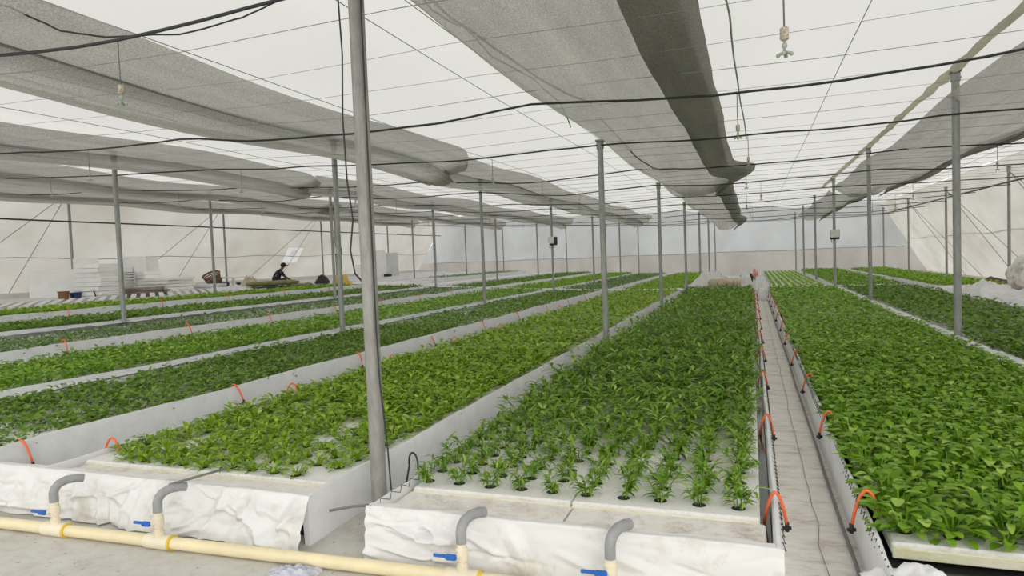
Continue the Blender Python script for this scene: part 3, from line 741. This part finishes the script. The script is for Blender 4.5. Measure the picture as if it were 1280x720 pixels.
# ------------------------------------------------------------------ shade nets
def net_mesh(x0, wd, ya, yb, seed, dark=True, zoff=0, taper=1.2, zend=.0, flare=0):
    prof = [(0, -.32), (.04, -.40), (.14, -.46), (.3, -.47), (.45, -.45), (.6, -.44), (.72, -.40), (.84, -.33), (.93, -.24), (1.0, -.16), (.985, -.27), (.95, -.36), (.88, -.45), (.8, -.51), (.74, -.50), (.80, -.475), (.90, -.36), (.95, -.25)] if dark else \
           [(0, -.30), (.05, -.38), (.14, -.46), (.3, -.50), (.46, -.50), (.60, -.47), (.67, -.42), (.69, -.37), (.64, -.345), (.60, -.31), (.66, -.27), (.8, -.24), (.92, -.18), (1.0, -.10)]
    # resample
    P = [Vector((a, 0, b)) for a, b in prof]; L = [0]
    for i in range(1, len(P)): L.append(L[-1] + (P[i] - P[i - 1]).length)
    def at(t):
        s = t * L[-1]
        for i in range(1, len(P)):
            if s <= L[i] + 1e-9: return P[i - 1].lerp(P[i], (s - L[i - 1]) / (L[i] - L[i - 1]))
        return P[-1]
    def fn(u, v):
        y = ya + (yb - ya) * v; q = at(u)
        e = min(1, (yb - y) / taper); k = .55 + .45 * math.sin(PI / 2 * max(0, e))
        fold = .042 * fbm(u * 9 + .25 * fbm(y * .15, seed), y * .10, seed) + .022 * ridg(u * 16, y * .10, seed + 3)
        hump = .05 * math.cos(2 * PI * (y - 3.69) / 7.2)
        a = q.x; fl = flare * math.exp(-((yb - 1.2 - y) / .8) ** 2) * max(0, a - .4)
        x = x0 + wd * (a * k + (1 - k) * .62 + fl) + .05 * fbm(y * .3, u * 2, seed + 8)
        return (x, y + .05 * fbm(u * 5, seed), 3.98 + zoff + rz_(x) + q.z * (1 if e >= 1 else 1) + fold + hump - zend * (1 - max(0, e)) ** 2)
    m = MB(); m.grid(fn, 56, max(20, int((yb - ya) * 4))); return m
NETS = [(-2.46, 2.08, -3.4, 19.6, 1, 'wide grey shade net hanging over the bed left of the walkway', 1),
        (-2.40, 1.9, 19.2, 42, 2, 'farther grey shade net continuing behind the middle one', 1),
        (2.62, 2.3, 4, 26.5, 3, 'grey shade net hanging along the right-hand post row', 1),
        (2.66, 1.7, 26.2, 44, 4, 'farther end of the right grey shade net', 1),
        (-7.62, 2.1, 2.2, 13.6, 5, 'grey shade net crossing the upper left, nearest piece', 1),
        (-7.6, 1.9, 13.2, 42, 6, 'grey shade net behind the upper left piece, with bunched end', 1),
        (-12.85, 2.1, 4.5, 15.5, 7, 'grey shade net in the second bay left of the nearest post', 1),
        (-12.8, 1.9, 15.0, 43, 8, 'grey shade net continuing far back in the second left bay', 1),
        (-17.85, 2.0, 8, 24, 9, 'grey shade net in the third bay left of the nearest post', 1),
        (-17.8, 1.8, 23, 44, 10, 'grey shade net continuing far back in the third left bay', 1),
        (-22.5, 1.8, 11, 40, 11, 'grey shade net nearest to the left film wall', 1)]
for i, (x0, wd, ya, yb, sd_, lb, fl_) in enumerate(NETS):
    m = net_mesh(x0, wd, ya, yb, sd_ * 3.7, dark=i < 4, taper=5 if i == 1 else 1.6, zend=.3 if i == 0 else .55 if i == 1 else .15, flare=.45 if i in (0, 1) else .1)
    o = m.build('shade_net', M['net'], smooth=True); tag(o, lb, 'shade net', 'drawn-back grey shade nets')
m = MB(); P = [(2.70 + .03 * fbm(y * .7, 1), y, 4.06 + .03 * fbm(y * .6, 4)) for y in [3 + .4 * i for i in range(66)]]
m.tube(P, [.045 + .045 * abs(fbm(y * .5, 9)) for y in range(66)], 8)
tag(m.build('rolled_net', M['net_beige'], smooth=True), 'beige net rolled up along the tops of the right-hand posts', 'shade net')

# ------------------------------------------------------------------ drip hoses and feeder pipes
def hose(xw, y, z, xo, xi, zt, yj=0):
    e = empty('drip_hose', (xw, y, z)); m = MB(); pts = []
    for i in range(15):
        t = i / 14; x = xo + (xi - xo) * (t - .0)
        h = zt * math.sin(PI * min(1, .10 + .82 * t)) ** .6
        pts.append((x - xw, yj * math.sin(t * 3), h))
    m.tube(pts, .0088, 8); m.build('hose', M['orange'], e, smooth=True)
    b = MB(); b.tube([(xo - xw - .02, -.005, pts[0][2] - .012), (xo - xw + .02, .005, pts[0][2] - .012)], .0105, 8); b.tube([(xo - xw, 0, pts[0][2] - .03), (xo - xw, 0, pts[0][2] + .02)], .011, 8); b.build('connector', M['black'], e, smooth=True)
    return e
def hose_row(xw, xo, xi, y0, dy, n, lab, z=0, zt=.365, grp='orange drip hoses'):
    for i in range(n):
        o = hose(xw, y0 + dy * i + R.uniform(-.08, .08), z, xo + R.uniform(-.01, .01), xi, zt + R.uniform(-.02, .03), R.uniform(-.04, .04))
        tag(o, lab % ordw(i + 1), 'hose', grp)
hose_row(.09, .14, .03, 3.72, 1.9, 11, 'orange drip hose arching over left edge of walkway, %s from the front')
hose_row(.52, .46, .61, 3.72, 1.85, 11, 'orange drip hose arching over right edge of walkway, %s from the front')
hose_row(-5.36, -5.27, -5.45, 3.46, 2.3, 9, 'orange drip hose on the wide white side of third bed, %s from front', gz(-5.4))
hose_row(-4.78, -4.86, -4.66, 3.72, 2.15, 9, 'orange drip hose over left edge of nearest post bed, %s from front', 0, .38)
hose_row(-10.4, -10.3, -10.5, 7.5, 2.4, 7, 'orange drip hose on the side of fifth bed from walkway, %s from front', gz(-10.4), .42)
hose_row(-15.5, -15.4, -15.6, 11.3, 2.6, 5, 'orange drip hose on the side of seventh bed from walkway, %s from front', gz(-15.5), .42)
for x, lb in ((.462, 'dark feeder pipe on the ground along right edge of walkway'),):
    m = MB(); m.tube([(x + .008 * fbm(i * .4, x), 3.2 + i * .5, .034) for i in range(43)], .010, 8)
    tag(m.build('feeder_pipe', M['greytube'], smooth=True), lb, 'pipe')

# ------------------------------------------------------------------ cream supply pipe with valves at the front
e = empty('supply_pipe', (-2.6, pipey(-2.6), .0)); off = Vector((2.6, -pipey(-2.6), 0))
def pp(name, mb, mt, par=e, sharp=40):
    o = mb.build(name, mt, par, smooth=True, sharp=sharp); o.data.transform(Matrix.Translation(off)); return o
m = MB(); m.tube([(x, pipey(x), .042) for x in (-8, -6, -4, -2, 0, .4)], .036, 16); pp('pipe', m, M['pvc'])
for x in (-4.22, -3.38, -1.42, -.66):
    y = pipey(x); d = Vector((1, .038, 0)).normalized()
    c0 = Vector((x, y, .042)); m = MB(); m.tube([c0 - d * .09, c0 + d * .09], .044, 16); m.tube([c0, c0 + Vector((0, 0, .068))], .029, 14)
    o = pp('tee_joint', m, M['pvc_pale'])
    r_ = MB(); r_.tube([c0 + d * .088, c0 + d * .104], .0455, 16); pp('ring', r_, M['yellow'], o)
    v = MB(); v.tube([c0 + Vector((0, 0, k)) for k in (.06, .075, .079, .09, .094, .15, .154, .185)], [.026, .026, .020, .020, .031, .033, .026, .026], 14)
    v.tube([c0 + Vector((0, 0, .122)), c0 + Vector((-.012, -.05, .122))], .014, 8)
    o = pp('valve', v, M['pvc_pale'])
    h = MB(); M3 = Matrix.Rotation(.05, 3, 'Z'); h.bbox(c0 + Vector((-.035, -.055, .125)), (.06, .022, .03), .006, M=M3); h.bbox(c0 + Vector((-.095, -.055, .127)), (.075, .012, .018), .004, M=M3); pp('handle', h, M['blue'], o)
    g = MB(); g.tube([c0 + Vector(q) for q in ((0, 0, .178), (0, 0, .235), (.003, .008, .262), (.012, .03, .287), (.028, .07, .300), (.05, .12, .298), (.066, .155, .288))], .027, 14)
    pp('hose_elbow', g, M['greyhose'])
tag(e, 'long cream PVC supply pipe lying along the front with blue-handled valves', 'pipe')
m = MB(); m.tube([(-3.36, 3.0, .365), (-3.16, 3.26, .40)], .008, 6)
tag(m.build('thin_rod', M['greytube'], smooth=True), 'thin grey rod lying on the second hose elbow from the left', 'rod')
m = MB(); m.tube([(-2.28, 3.1, .27), (-2.16, 3.14, .29), (-2.06, 3.16, .3)], .008, 6)
tag(m.build('thin_rod', M['greytube'], smooth=True), 'short grey rod at the left front corner of bed beside nearest post', 'rod')
b = mound(-2.36, 2.85, .0, .30, .15, .05, 9.3, 26, 5, .3)
tag(b.build('plastic_bag', M['bluebag'], smooth=True), 'crumpled bluish clear plastic bag on the ground before the pipe', 'plastic bag')

# ------------------------------------------------------------------ clutter along the left wall
def slab_stack(x, y, n, d, rz, lab, mt='slab', h=.14, jit=.05, grp=None):
    for i in range(n):
        b = MB(); b.bbox((0, 0, h / 2), (d[0], d[1], h - .012), .012)
        o = b.build('foam_slab', M[mt], loc=(x + R.uniform(-jit, jit), y + R.uniform(-jit, jit), gz(x) + h * i)); o.rotation_euler.z = rz + R.uniform(-.03, .03)
        where = 'bottom one' if i == 0 else ('topmost' if i == n - 1 else '%s from bottom' % ordw(i + 1))
        tag(o, lab + ', ' + where, 'foam slab', grp or lab)
slab_stack(-21.0, 16.4, 8, (1.0, .95), .16, 'white foam slab in the tall stack by left wall', h=.155)
slab_stack(-20.35, 18.75, 6, (1.15, 1.3), .1, 'white foam slab in the wide lower stack', h=.12)
slab_stack(-21.3, 18.45, 7, (.9, .9), .2, 'white foam slab in the stack behind planks', h=.13)
slab_stack(-20.3, 20.3, 3, (1.5, .9), .4, 'flat white foam slab in the low pile before basket', h=.13, mt='slabgrey')
def panel(x, y, wd, h, rz, tilt, lab, mt='slab', th=.06):
    b = MB(); b.bbox((0, 0, h / 2), (wd, th, h), .012); o = b.build('foam_board', M[mt], loc=(x, y, gz(x))); o.rotation_euler = (tilt, 0, rz)
    tag(o, lab, 'foam board', 'foam boards standing by the left wall'); return o
panel(-22.4, 15.85, 1.35, 1.0, .95, -.12, 'wide low white foam panel leaning left of the tall stack')
panel(-22.0, 16.75, .75, 1.4, .85, -.1, 'narrow white foam panel standing behind the tall stack')
panel(-22.0, 18.7, .8, 1.45, .85, -.1, 'tall white foam panel standing behind the planks')
panel(-22.0, 19.4, .6, 1.4, .9, -.1, 'second tall white foam panel, right of the one behind planks')
panel(-21.9, 36.2, .8, 1.7, .8, -.06, 'tall white foam panel standing far back just right of nearest post')
panel(-21.5, 36.9, .9, 1.55, .3, .08, 'grey foam panel beside the far white panel', 'slabgrey')
panel(-21.0, 32.8, .8, .9, .8, -.1, 'small white foam panel far back, just left of nearest post')
# crate rack between
e = empty('wire_rack', (-21.3, 17.75, gz(-21.3)), .95); 
for i in range(6): b = MB(); b.box((0, 0, .55 + i * .1), (.5, .4, .03)); b.build('shelf', M['slab'], e)
for sx in (-1, 1): b = MB(); b.box((sx * .24, 0, .55), (.03, .38, 1.1)); b.build('side_frame', M['slabgrey'], e)
tag(e, 'small white slatted rack between the two foam stacks', 'rack')
for i in range(7):
    b = MB(); b.bbox((0, 0, .03), (1.9 + R.uniform(-.3, .2), .16, .05), .006); o = b.build('plank', M['wood'], loc=(-20.35 + R.uniform(-.1, .1), 17.4 + R.uniform(-.1, .12), gz(-20.4) + .055 * i + .02)); o.rotation_euler.z = .75 + R.uniform(-.12, .12)
    tag(o, 'grey-brown plank in the loose pile between foam stacks, %s from the ground' % ordw(i + 1), 'plank', 'loose planks')
def pot(x, y, mt, lab, h=.3, r=.16):
    z = gz(x); m = MB(); m.tube([(x, y, z), (x, y, z + h), (x, y, z + h + .02), (x, y, z + h + .02), (x, y, z + .05)], [r * .8, r, r * 1.12, r * .9, r * .75], 14)
    tag(m.build('bucket', mt, smooth=True, sharp=40), lab, 'bucket')
pot(-21.3, 15.39, M['brown'], 'brown bucket left of the first post by left wall', .32, .17)
pot(-21.3, 15.8, M['navy'], 'dark blue bucket right of the first post by left wall', .26, .17)
m = MB(); m.tube([(-20.5, 15.95, gz(-20.5)), (-20.65, 15.95, gz(-20.6) + .36)], .02, 6)
tag(m.build('stick', M['darksheet'], smooth=True), 'short dark stick leaning before the tall foam stack', 'stick')
# woven basket, tilted
e = empty('woven_basket', (-20.75, 21.45, gz(-20.75) + .22)); e.rotation_euler = (.45, .12, -.35)
m = MB()
NR, NC = 7, 26
for j in range(NR + 1):
    t = j / NR; a = .24 + .16 * t; bq = .2 + .12 * t
    m.tube([(a * math.cos(2 * PI * i / NC), bq * math.sin(2 * PI * i / NC), .02 + .5 * t + .012 * (-1) ** (i + j)) for i in range(NC + 1)], .02, 5)
for i in range(NC):
    q = 2 * PI * i / NC; m.tube([(.235 * math.cos(q), .195 * math.sin(q), 0), (.4 * math.cos(q), .32 * math.sin(q), .53)], .014, 5)
m.build('weave', M['wicker'], e, smooth=True)
m = MB(); m.tube([(0, 0, .0), (0, 0, .03)], .22, 18); m.build('base', M['wicker'], e)
m = MB(); m.tube([(.42 * math.cos(2 * PI * i / 24), .34 * math.sin(2 * PI * i / 24), .55) for i in range(25)], .025, 6); m.build('rim', M['brown'], e, smooth=True)
tag(e, 'tilted brown woven basket beside the left wall post', 'basket')
# table with blue crates
e = empty('work_table', (-20.05, 21.65, gz(-20.0)), -.35); b = MB(); b.bbox((0, 0, .62), (1.15, .6, .05), .01); b.build('table_top', M['slab'], e)
for sx in (-1, 1):
    for sy in (-1, 1): b = MB(); b.box((sx * .52, sy * .25, .3), (.05, .05, .6)); b.build('leg', M['slabgrey'], e)
tag(e, 'low white-topped work table beside the basket', 'table')
def crate(x, y, z, lab):
    e = empty('crate', (x, y, z), -.35); b = MB(); W, D, H, t = .4, .34, .3, .025
    b.bbox((0, 0, t / 2), (W, D, t), .004); b.build('base', M['navy'], e)
    for sx in (-1, 1): b = MB(); b.bbox((sx * (W - t) / 2, 0, H / 2), (t, D, H), .005); b.build('side_panel', M['navy'], e)
    for sy in (-1, 1): b = MB(); b.bbox((0, sy * (D - t) / 2, H / 2), (W, t, H), .005); b.build('side_panel', M['navy'], e)
    tag(e, lab, 'crate')
crate(-20.1, 21.1, gz(-20.1) + .14, 'dark blue crate under the left end of white table')
crate(-19.55, 21.6, gz(-19.5) + .14, 'dark blue crate under the right end of white table')
o = mound(-18.75, 20.0, gz(-18.75), 2.1, 1.0, .40, 3.9, 44, 5, .9).build('plastic_heap', M['crumple'], smooth=True); tag(o, 'heap of crumpled white film before the blue crates', 'plastic sheet')
o = mound(-18.75, 21.1, gz(-18.7) + .2, .7, .5, .5, 5.2, 30, 4).build('sack', M['beige'], smooth=True); tag(o, 'beige sack at the left end of the olive roll', 'sack')
# olive roll of sheeting the person works on
def rollfn(r0, L, seed, sq=.75):
    m = MB(); n = 26; pts = [(i / n * L - L / 2, .08 * fbm(i * .3, seed), .0) for i in range(n + 1)]
    m.tube(pts, [r0 * (.85 + .22 * fbm(i * .17, seed + 2)) * (.55 + .45 * min(1, min(i, n - i) / 3)) for i in range(n + 1)], 12)
    m.v = [(v[0], v[1], max(-r0 * sq, v[2] * sq)) for v in (Vector(q) for q in m.v)]; return m
zr = gz(-17.9)
o = rollfn(.15, 2.2, 4).build('rolled_sheet', M['olive'], loc=(-18.0, 21.6, zr + .47), smooth=True); o.rotation_euler.z = 1.15; tag(o, 'olive roll of sheeting lying before the person', 'rolled sheet')
o = rollfn(.13, 2.2, 7).build('rolled_sheet', M['darksheet'], loc=(-17.9, 21.5, zr + .27), smooth=True); o.rotation_euler.z = 1.15; tag(o, 'dark roll of sheeting under the olive roll', 'rolled sheet')
o = rollfn(.15, 1.0, 9).build('rolled_sheet', M['olive'], loc=(-17.45, 22.6, zr + .32), smooth=True); o.rotation_euler.z = 1.15; tag(o, 'short olive bundle right of the person', 'rolled sheet')
o = mound(-16.95, 23.3, gz(-17) + .1, .9, .7, .62, 7.7, 30, 4).build('plastic_bag', M['crumple'], smooth=True); tag(o, 'white bag with dark bundle, right of the person', 'plastic bag')
o = mound(-16.8, 23.15, gz(-17) + .42, .55, .4, .32, 8.8, 26, 4).build('dark_bundle', M['darksheet'], smooth=True); tag(o, 'dark bundle lying on the white bag', 'bundle')
o = mound(-16.9, 24.7, gz(-17) + .1, .9, .7, .6, 1.7, 26, 4).build('sack', M['yellowcloth'], smooth=True); tag(o, 'yellow-orange sack beside second post row left', 'sack')
# striped foam tables (white foam strips with dark gaps) and ground sheets
e = empty('seedling_table', (-18.9, 10, gz(-18.9) + .05)); b = MB(); b.box((0, 4.5, .12), (2.0, 13, .24)); b.build('tray', M['water'], e)
for i in range(36):
    b = MB(); b.bbox((0, -1.6 + i * .36, .247), (2.3, .15, .02), .004, M=Matrix.Rotation(-.72, 3, 'Z')); b.build('foam_strip', M['foam'], e)
e.rotation_euler.y = .035; e.location.z -= .03
b = MB(); b.bbox((1.02, 4.5, .12), (.05, 13, .26), .008); b.build('edge_board', M['foam'], e)
tag(e, 'seedling table of slanting white foam strips with dark gaps, left side', 'seedling table')
sh = MB(); sh.grid(lambda u, v: (-20.1 - 2.9 * u, 9 + 38 * v, gz(-20.1 - 2.9 * u) + .04 + .03 * fbm(u * 3, v * 40)), 10, 120)
tag(sh.build('ground_sheet', M['sheet'], smooth=True), 'pale grey ground sheet along the left wall', 'ground sheet')
sh = MB(); sh.grid(lambda u, v: (-17.7 - 2.3 * u, 25.3 + 20 * v, gz(-17.7 - 2.3 * u) + .2 + .05 * fbm(u * 4, v * 25, 3)), 10, 70)
tag(sh.build('ground_sheet', M['sheet'], smooth=True), 'white sheet over the far left bed behind the person', 'ground sheet')
b = MB(); b.bbox((-15.2, 25.35, gz(-15) + .37), (4.6, .3, .1), .02)
tag(b.build('foam_plank', M['slab']), 'long white foam plank at far end of the left beds', 'foam plank')
# translucent white patch on left wall, over an opening cut to brighten it
def onwall(y, z, s=0):       # point on the sloping left wall
    t = (roofz(XL) - z) / (roofz(XL) - gz(-25.3)); return XL + (-25.3 - XL) * t + .07
e = empty('film_patch', (HC.x + .02, HC.y, HC.z)); e.rotation_euler = (0, math.atan2(2.6, roofz(XL) - gz(-25.3)), 0)
b = MB(); b.bbox((0, 0, 0), (.02, HY + .06, HZ * 1.16 + .06), .005); b.build('panel', M['patch_film'], e)
b = MB()
for i in range(5): b.box((.012, 0, .3 - i * .1), (.004, .55, .03))
b.build('print', M['print'], e)
tag(e, 'bright white square panel set in the left film wall above the person', 'panel')
# black box at wall foot
b = MB(); b.bbox((-21.4, 36.2, gz(-21.4) + .12), (.4, .3, .2), .02); tag(b.build('storage_box', M['darksheet']), 'small black box at foot of a far left wall post', 'box')

# ------------------------------------------------------------------ far middle rubbish and right side
def heap(x, y, z, lx, ly, h, mt, name, lab, cat, seed, rz=0):
    o = mound(x, y, z, lx, ly, h, seed, 36, 2.6, rz).build(name, M[mt], smooth=True); tag(o, lab, cat)
sh = MB(); sh.grid(lambda u, v: (-2.2 + 2.2 * u, 25.3 + 20 * v, .08 + .05 * fbm(u * 5, v * 25, 6)), 14, 70)
tag(sh.build('ground_sheet', M['sheet'], smooth=True), 'white sheet on the unplanted strip beyond the bed left of walkway', 'ground sheet')
sh = MB(); sh.grid(lambda u, v: (-2.5 + .5 * u, 25.3 + 20 * v, .15 + .25 * math.sin(PI * u) + .05 * fbm(u * 5, v * 25, 6)), 10, 70)
tag(sh.build('plastic_sheet', M['liner_grey'], smooth=True), 'folded grey-white film along the far posts left of walkway', 'plastic sheet')
heap(-1.35, 26.0, .05, 2.0, 1.0, .8, 'crumple', 'plastic_heap', 'crumpled white film heaped behind the bed left of walkway', 'plastic sheet', 2.4)
o = rollfn(.2, 1.1, 5, .9).build('rolled_sheet', M['beige'], loc=(-.95, 25.6, .52), smooth=True); o.rotation_euler.z = .1; tag(o, 'beige roll lying on the crumpled film beyond the walkway', 'rolled sheet')
heap(-.35, 26.6, .05, .9, .8, .85, 'crumple', 'plastic_bag', 'white bag standing left of the walkway end', 'plastic bag', 3.4)
heap(-.2, 27.4, .45, .7, .5, .32, 'darksheet', 'dark_bundle', 'dark bundle behind the white bags at walkway end', 'bundle', 4.4)
heap(.12, 28.0, .05, .34, .34, .85, 'pink', 'plastic_bag', 'upright pink bag at the far end of walkway', 'plastic bag', 5.1)
heap(.25, 25.7, .02, .75, .8, .72, 'crumple', 'plastic_bag', 'white bag lying on the far end of walkway', 'plastic bag', 6.4)
heap(.33, 23.6, .02, .42, 1.4, .5, 'crumple', 'plastic_bag', 'white film bundle on the walkway before the white bag', 'plastic bag', 6.9)
heap(-.7, 30.5, .05, 1.2, .8, .45, 'crumple', 'plastic_heap', 'farther white film heap beyond dark bundle', 'plastic sheet', 7.3)
# right side white film bed cover and crumples
sh = MB(); sh.grid(lambda u, v: (4.98 + .55 * u, 4 + 20.5 * v, .33 - .16 * math.sin(PI * u) + .05 * fbm(u * 4, v * 40, 2)), 10, 120)
tag(sh.build('plastic_sheet', M['liner'], smooth=True), 'white film lining the gap right of the dark green bed', 'plastic sheet')
sh = MB(); sh.grid(lambda u, v: (5.5 + 2.2 * u, 5 + 19.5 * v, .27 + .05 * fbm(u * 5, v * 40, 8) + .03 * ridg(u * 6, v * 30, 5)), 20, 120)
tag(sh.build('plastic_sheet', M['crumple'], smooth=True), 'white film spread over the empty bed at the right wall', 'plastic sheet')
heap(5.75, 20.5, .25, 1.1, 3.0, .34, 'crumple', 'plastic_heap', 'bunched white film lying along the empty right bed', 'plastic sheet', 2.9)
heap(6.3, 18.3, .25, 1.6, 1.8, .26, 'crumple', 'plastic_heap', 'flatter bunched white film nearer on the empty right bed', 'plastic sheet', 8.3)
e = empty('white_sack', (6.95, 20.6, .25)); m = MB(); m.ball((0, 0, .5), .62, 26, 16, (1.1, 1.0, .85)); m.v = [tuple(Vector(v) * (1 + .10 * fbm(v[0] * 2.4, v[1] * 2.4, v[2] * 2.4) + .05 * ridg(v[0] * 3, v[2] * 3, v[1]))) for v in m.v]
m.build('bag_body', liner('stained_sack', (.80, .79, .76), (.42, .32, .26), .33, .5, 0, 4), e, smooth=True)
tag(e, 'big white stained sack at the right edge of photo', 'sack')
heap(6.75, 20.9, .2, .9, .9, .35, 'soil', 'soil_heap', 'brown soil spilled below the big white sack', 'soil', 3.6)
heap(8.3, 27.5, .0, 1.0, 6.5, .35, 'soil', 'soil_heap', 'dark soil bank along the foot of right wall', 'soil', 5.6)
# crumbs of white liner along the strip between the two right beds
sh = MB(); sh.grid(lambda u, v: (2.60 + .2 * u, 3 + 22 * v, .31 + .035 * fbm(u * 3, v * 60, 8) + .03 * math.sin(PI * u)), 6, 200)
tag(sh.build('liner_strip', M['liner'], smooth=True), 'narrow white liner strip between the two right-hand beds', 'liner strip')
sh = MB(); sh.grid(lambda u, v: (-7.60 + .19 * u, 4 + 21 * v, gz(-7.5) + .30 + .02 * fbm(u * 3, v * 60, 8)), 6, 160)
tag(sh.build('liner_strip', M['liner_grey'], smooth=True), 'narrow white liner strip between third and fourth left beds', 'liner strip')
sh = MB(); sh.grid(lambda u, v: (-12.83 + .26 * u, 8 + 17 * v, gz(-12.7) + .31 + .02 * fbm(u * 3, v * 60, 8)), 6, 120)
tag(sh.build('liner_strip', M['liner_grey'], smooth=True), 'narrow white liner strip between fifth and sixth left beds', 'liner strip')
# cross strip between the sections
for xa, xb, lb in ((.6, 4.95, 'white cross strip behind the two right-hand beds'), (-9.8, -2.5, 'white cross strip behind the left beds nearest the walkway'), (-17.6, -10.3, 'white cross strip behind the far left beds')):
    b = MB(); b.grid(lambda u, v: (xa + (xb - xa) * u, 25.0 + .75 * v, gz(xa + (xb - xa) * u) + .33 - .06 * math.sin(PI * v) + .02 * fbm(u * 30, v * 3, 1)), 60, 6)
    tag(b.build('liner_strip', M['liner'], smooth=True), lb, 'liner strip')

# ------------------------------------------------------------------ the person: seated, bent over the roll, facing right in the photo
def person(x, y, z, rz):
    e = empty('person', (x, y, z), rz)
    J = {'pel': (0, 0, .20), 'sp1': (.04, 0, .33), 'sp2': (.12, 0, .47), 'chest': (.20, 0, .60), 'neck': (.28, 0, .71), 'head0': (.32, 0, .76), 'head1': (.36, 0, .84), 'head2': (.365, 0, .90),
         'shL': (.21, .18, .64), 'elL': (.36, .23, .42), 'wrL': (.55, .12, .27), 'haL': (.60, .10, .24),
         'shR': (.21, -.18, .64), 'elR': (.37, -.23, .42), 'wrR': (.56, -.11, .28), 'haR': (.61, -.09, .25),
         'hipL': (.03, .10, .18), 'knL': (.42, .20, .30), 'anL': (.38, .16, .0), 'toL': (.56, .17, -.03),
         'hipR': (.03, -.10, .18), 'knR': (.42, -.20, .30), 'anR': (.38, -.16, .0), 'toR': (.56, -.17, -.03)}
    rad = {'pel': .145, 'sp1': .13, 'sp2': .135, 'chest': .14, 'neck': .055, 'head0': .062, 'head1': .095, 'head2': .08, 'sh': .065, 'el': .045, 'wr': .03, 'ha': .035, 'hip': .09, 'kn': .062, 'an': .042, 'to': .035}
    E = [('pel', 'sp1'), ('sp1', 'sp2'), ('sp2', 'chest'), ('chest', 'neck'), ('neck', 'head0'), ('head0', 'head1'), ('head1', 'head2')]
    for s in 'LR': E += [('chest', 'sh' + s), ('sh' + s, 'el' + s), ('el' + s, 'wr' + s), ('wr' + s, 'ha' + s), ('pel', 'hip' + s), ('hip' + s, 'kn' + s), ('kn' + s, 'an' + s), ('an' + s, 'to' + s)]
    fing = []
    for s, sg in (('L', 1), ('R', -1)):
        hb = Vector(J['ha' + s])
        for k in range(5):
            o_ = Vector((.02, (k - 2) * .017 * 1, 0)); L = (.05, .07, .078, .07, .055)[k]
            if k == (0 if s == 'R' else 4) : pass
            a, b_, c_ = f'f{s}{k}a', f'f{s}{k}b', f'f{s}{k}c'
            J[a] = tuple(hb + o_); J[b_] = tuple(hb + o_ + Vector((L * .6, 0, -.015))); J[c_] = tuple(hb + o_ + Vector((L * .9, 0, -.05)))
            E += [('ha' + s, a), (a, b_), (b_, c_)]
    def skin(name, keys, edges, mt, par, scale=1.0, sub=2, root='pel'):
        idx = {k: i for i, k in enumerate(keys)}
        me = bpy.data.meshes.new(name); me.from_pydata([J[k] for k in keys], [(idx[a], idx[b_]) for a, b_ in edges], []); me.materials.append(mt)
        o = bpy.data.objects.new(name, me); col.objects.link(o); o.parent = par
        mod = o.modifiers.new('skin', 'SKIN'); mod.use_smooth_shade = True
        if not me.skin_vertices: 
            me.attributes  # layer is made with the modifier
        sv = me.skin_vertices[0].data
        for k, i in idx.items():
            rr_ = .0085 if k.startswith('f') else rad.get(k, rad.get(k[:-1], .05))
            sv[i].radius = (rr_ * scale, rr_ * scale); sv[i].use_root = (k == root)
        ms = o.modifiers.new('sub', 'SUBSURF'); ms.levels = sub; ms.render_levels = sub
        return o
    keys = list(J)
    try:
        body = skin('body', keys, E, M['skin'], e)
        sk = ['pel', 'sp1', 'sp2', 'chest', 'shL', 'elL', 'shR', 'elR']
        skin('shirt', sk, [('pel', 'sp1'), ('sp1', 'sp2'), ('sp2', 'chest'), ('chest', 'shL'), ('shL', 'elL'), ('chest', 'shR'), ('shR', 'elR')], M['shirt'], e, 1.28)
        tk = ['pel', 'hipL', 'knL', 'anL', 'hipR', 'knR', 'anR']
        skin('trousers', tk, [('pel', 'hipL'), ('hipL', 'knL'), ('knL', 'anL'), ('pel', 'hipR'), ('hipR', 'knR'), ('knR', 'anR')], M['trousers'], e, 1.14)
    except Exception as ex:
        print('person skin failed', ex)
    # face: brow, nose, mouth, ears
    m = MB(); hc = Vector((.362, 0, .855))
    m.tube([hc + Vector((.075, 0, .01)), hc + Vector((.108, 0, -.025)), hc + Vector((.085, 0, -.035))], [.008, .015, .012], 8)
    for s in (-1, 1): m.ball(hc + Vector((-.005, s * .088, -.01)), .022, 8, 6, (.8, .4, 1.3))
    m.ball(hc + Vector((.072, 0, -.062)), .02, 8, 6, (.6, 1.3, .5)); m.build('face', M['skin'], e, smooth=True)
    m = MB()
    for s in (-1, 1): m.ball(hc + Vector((.086, s * .034, .006)), .011, 8, 6)
    m.build('eyes', M['hair'], e, smooth=True)
    m = MB(); m.ball(hc + Vector((-.018, 0, .012)), .100, 16, 10, (1, .98, 1)); m.v = [v for v in m.v]; m.build('hair', M['hair'], e, smooth=True)
    m = MB(); m.ball(hc + Vector((.0, 0, .035)), .108, 16, 10, (1, 1, .85)); m.grid(lambda u, v: hc + Vector((.085 + .10 * v, (u - .5) * .15 * (1 - .3 * v * v), .03 - .02 * v - .03 * (2 * u - 1) ** 2)), 8, 6)
    m.build('cap', M['shirt'], e, smooth=True)
    b = MB(); b.grid(lambda u, v: (.02 + .09 * v + .0, -.157 + .012 * math.cos(u * 3), .40 + .06 * u + .05 * v), 4, 4); b.build('shirt_print', M['shirtprint'], e)
    tag(e, 'person in black cap and black shirt sitting bent over the olive roll', 'person')
o = mound(-18.0, 21.9, gz(-18), 2.4, .9, .42, 9.1, 40, 4, 1.15).build('plastic_heap', M['crumple'], smooth=True); tag(o, 'low white film heap under the olive roll', 'plastic sheet')
person(-18.75, 22.6, gz(-18.7) + .26, .75)
o = mound(-18.8, 22.6, gz(-18.8), .8, .8, .36, 2.1, 26, 3).build('sack', M['beige'], smooth=True); tag(o, 'low beige sack the person sits on', 'sack')
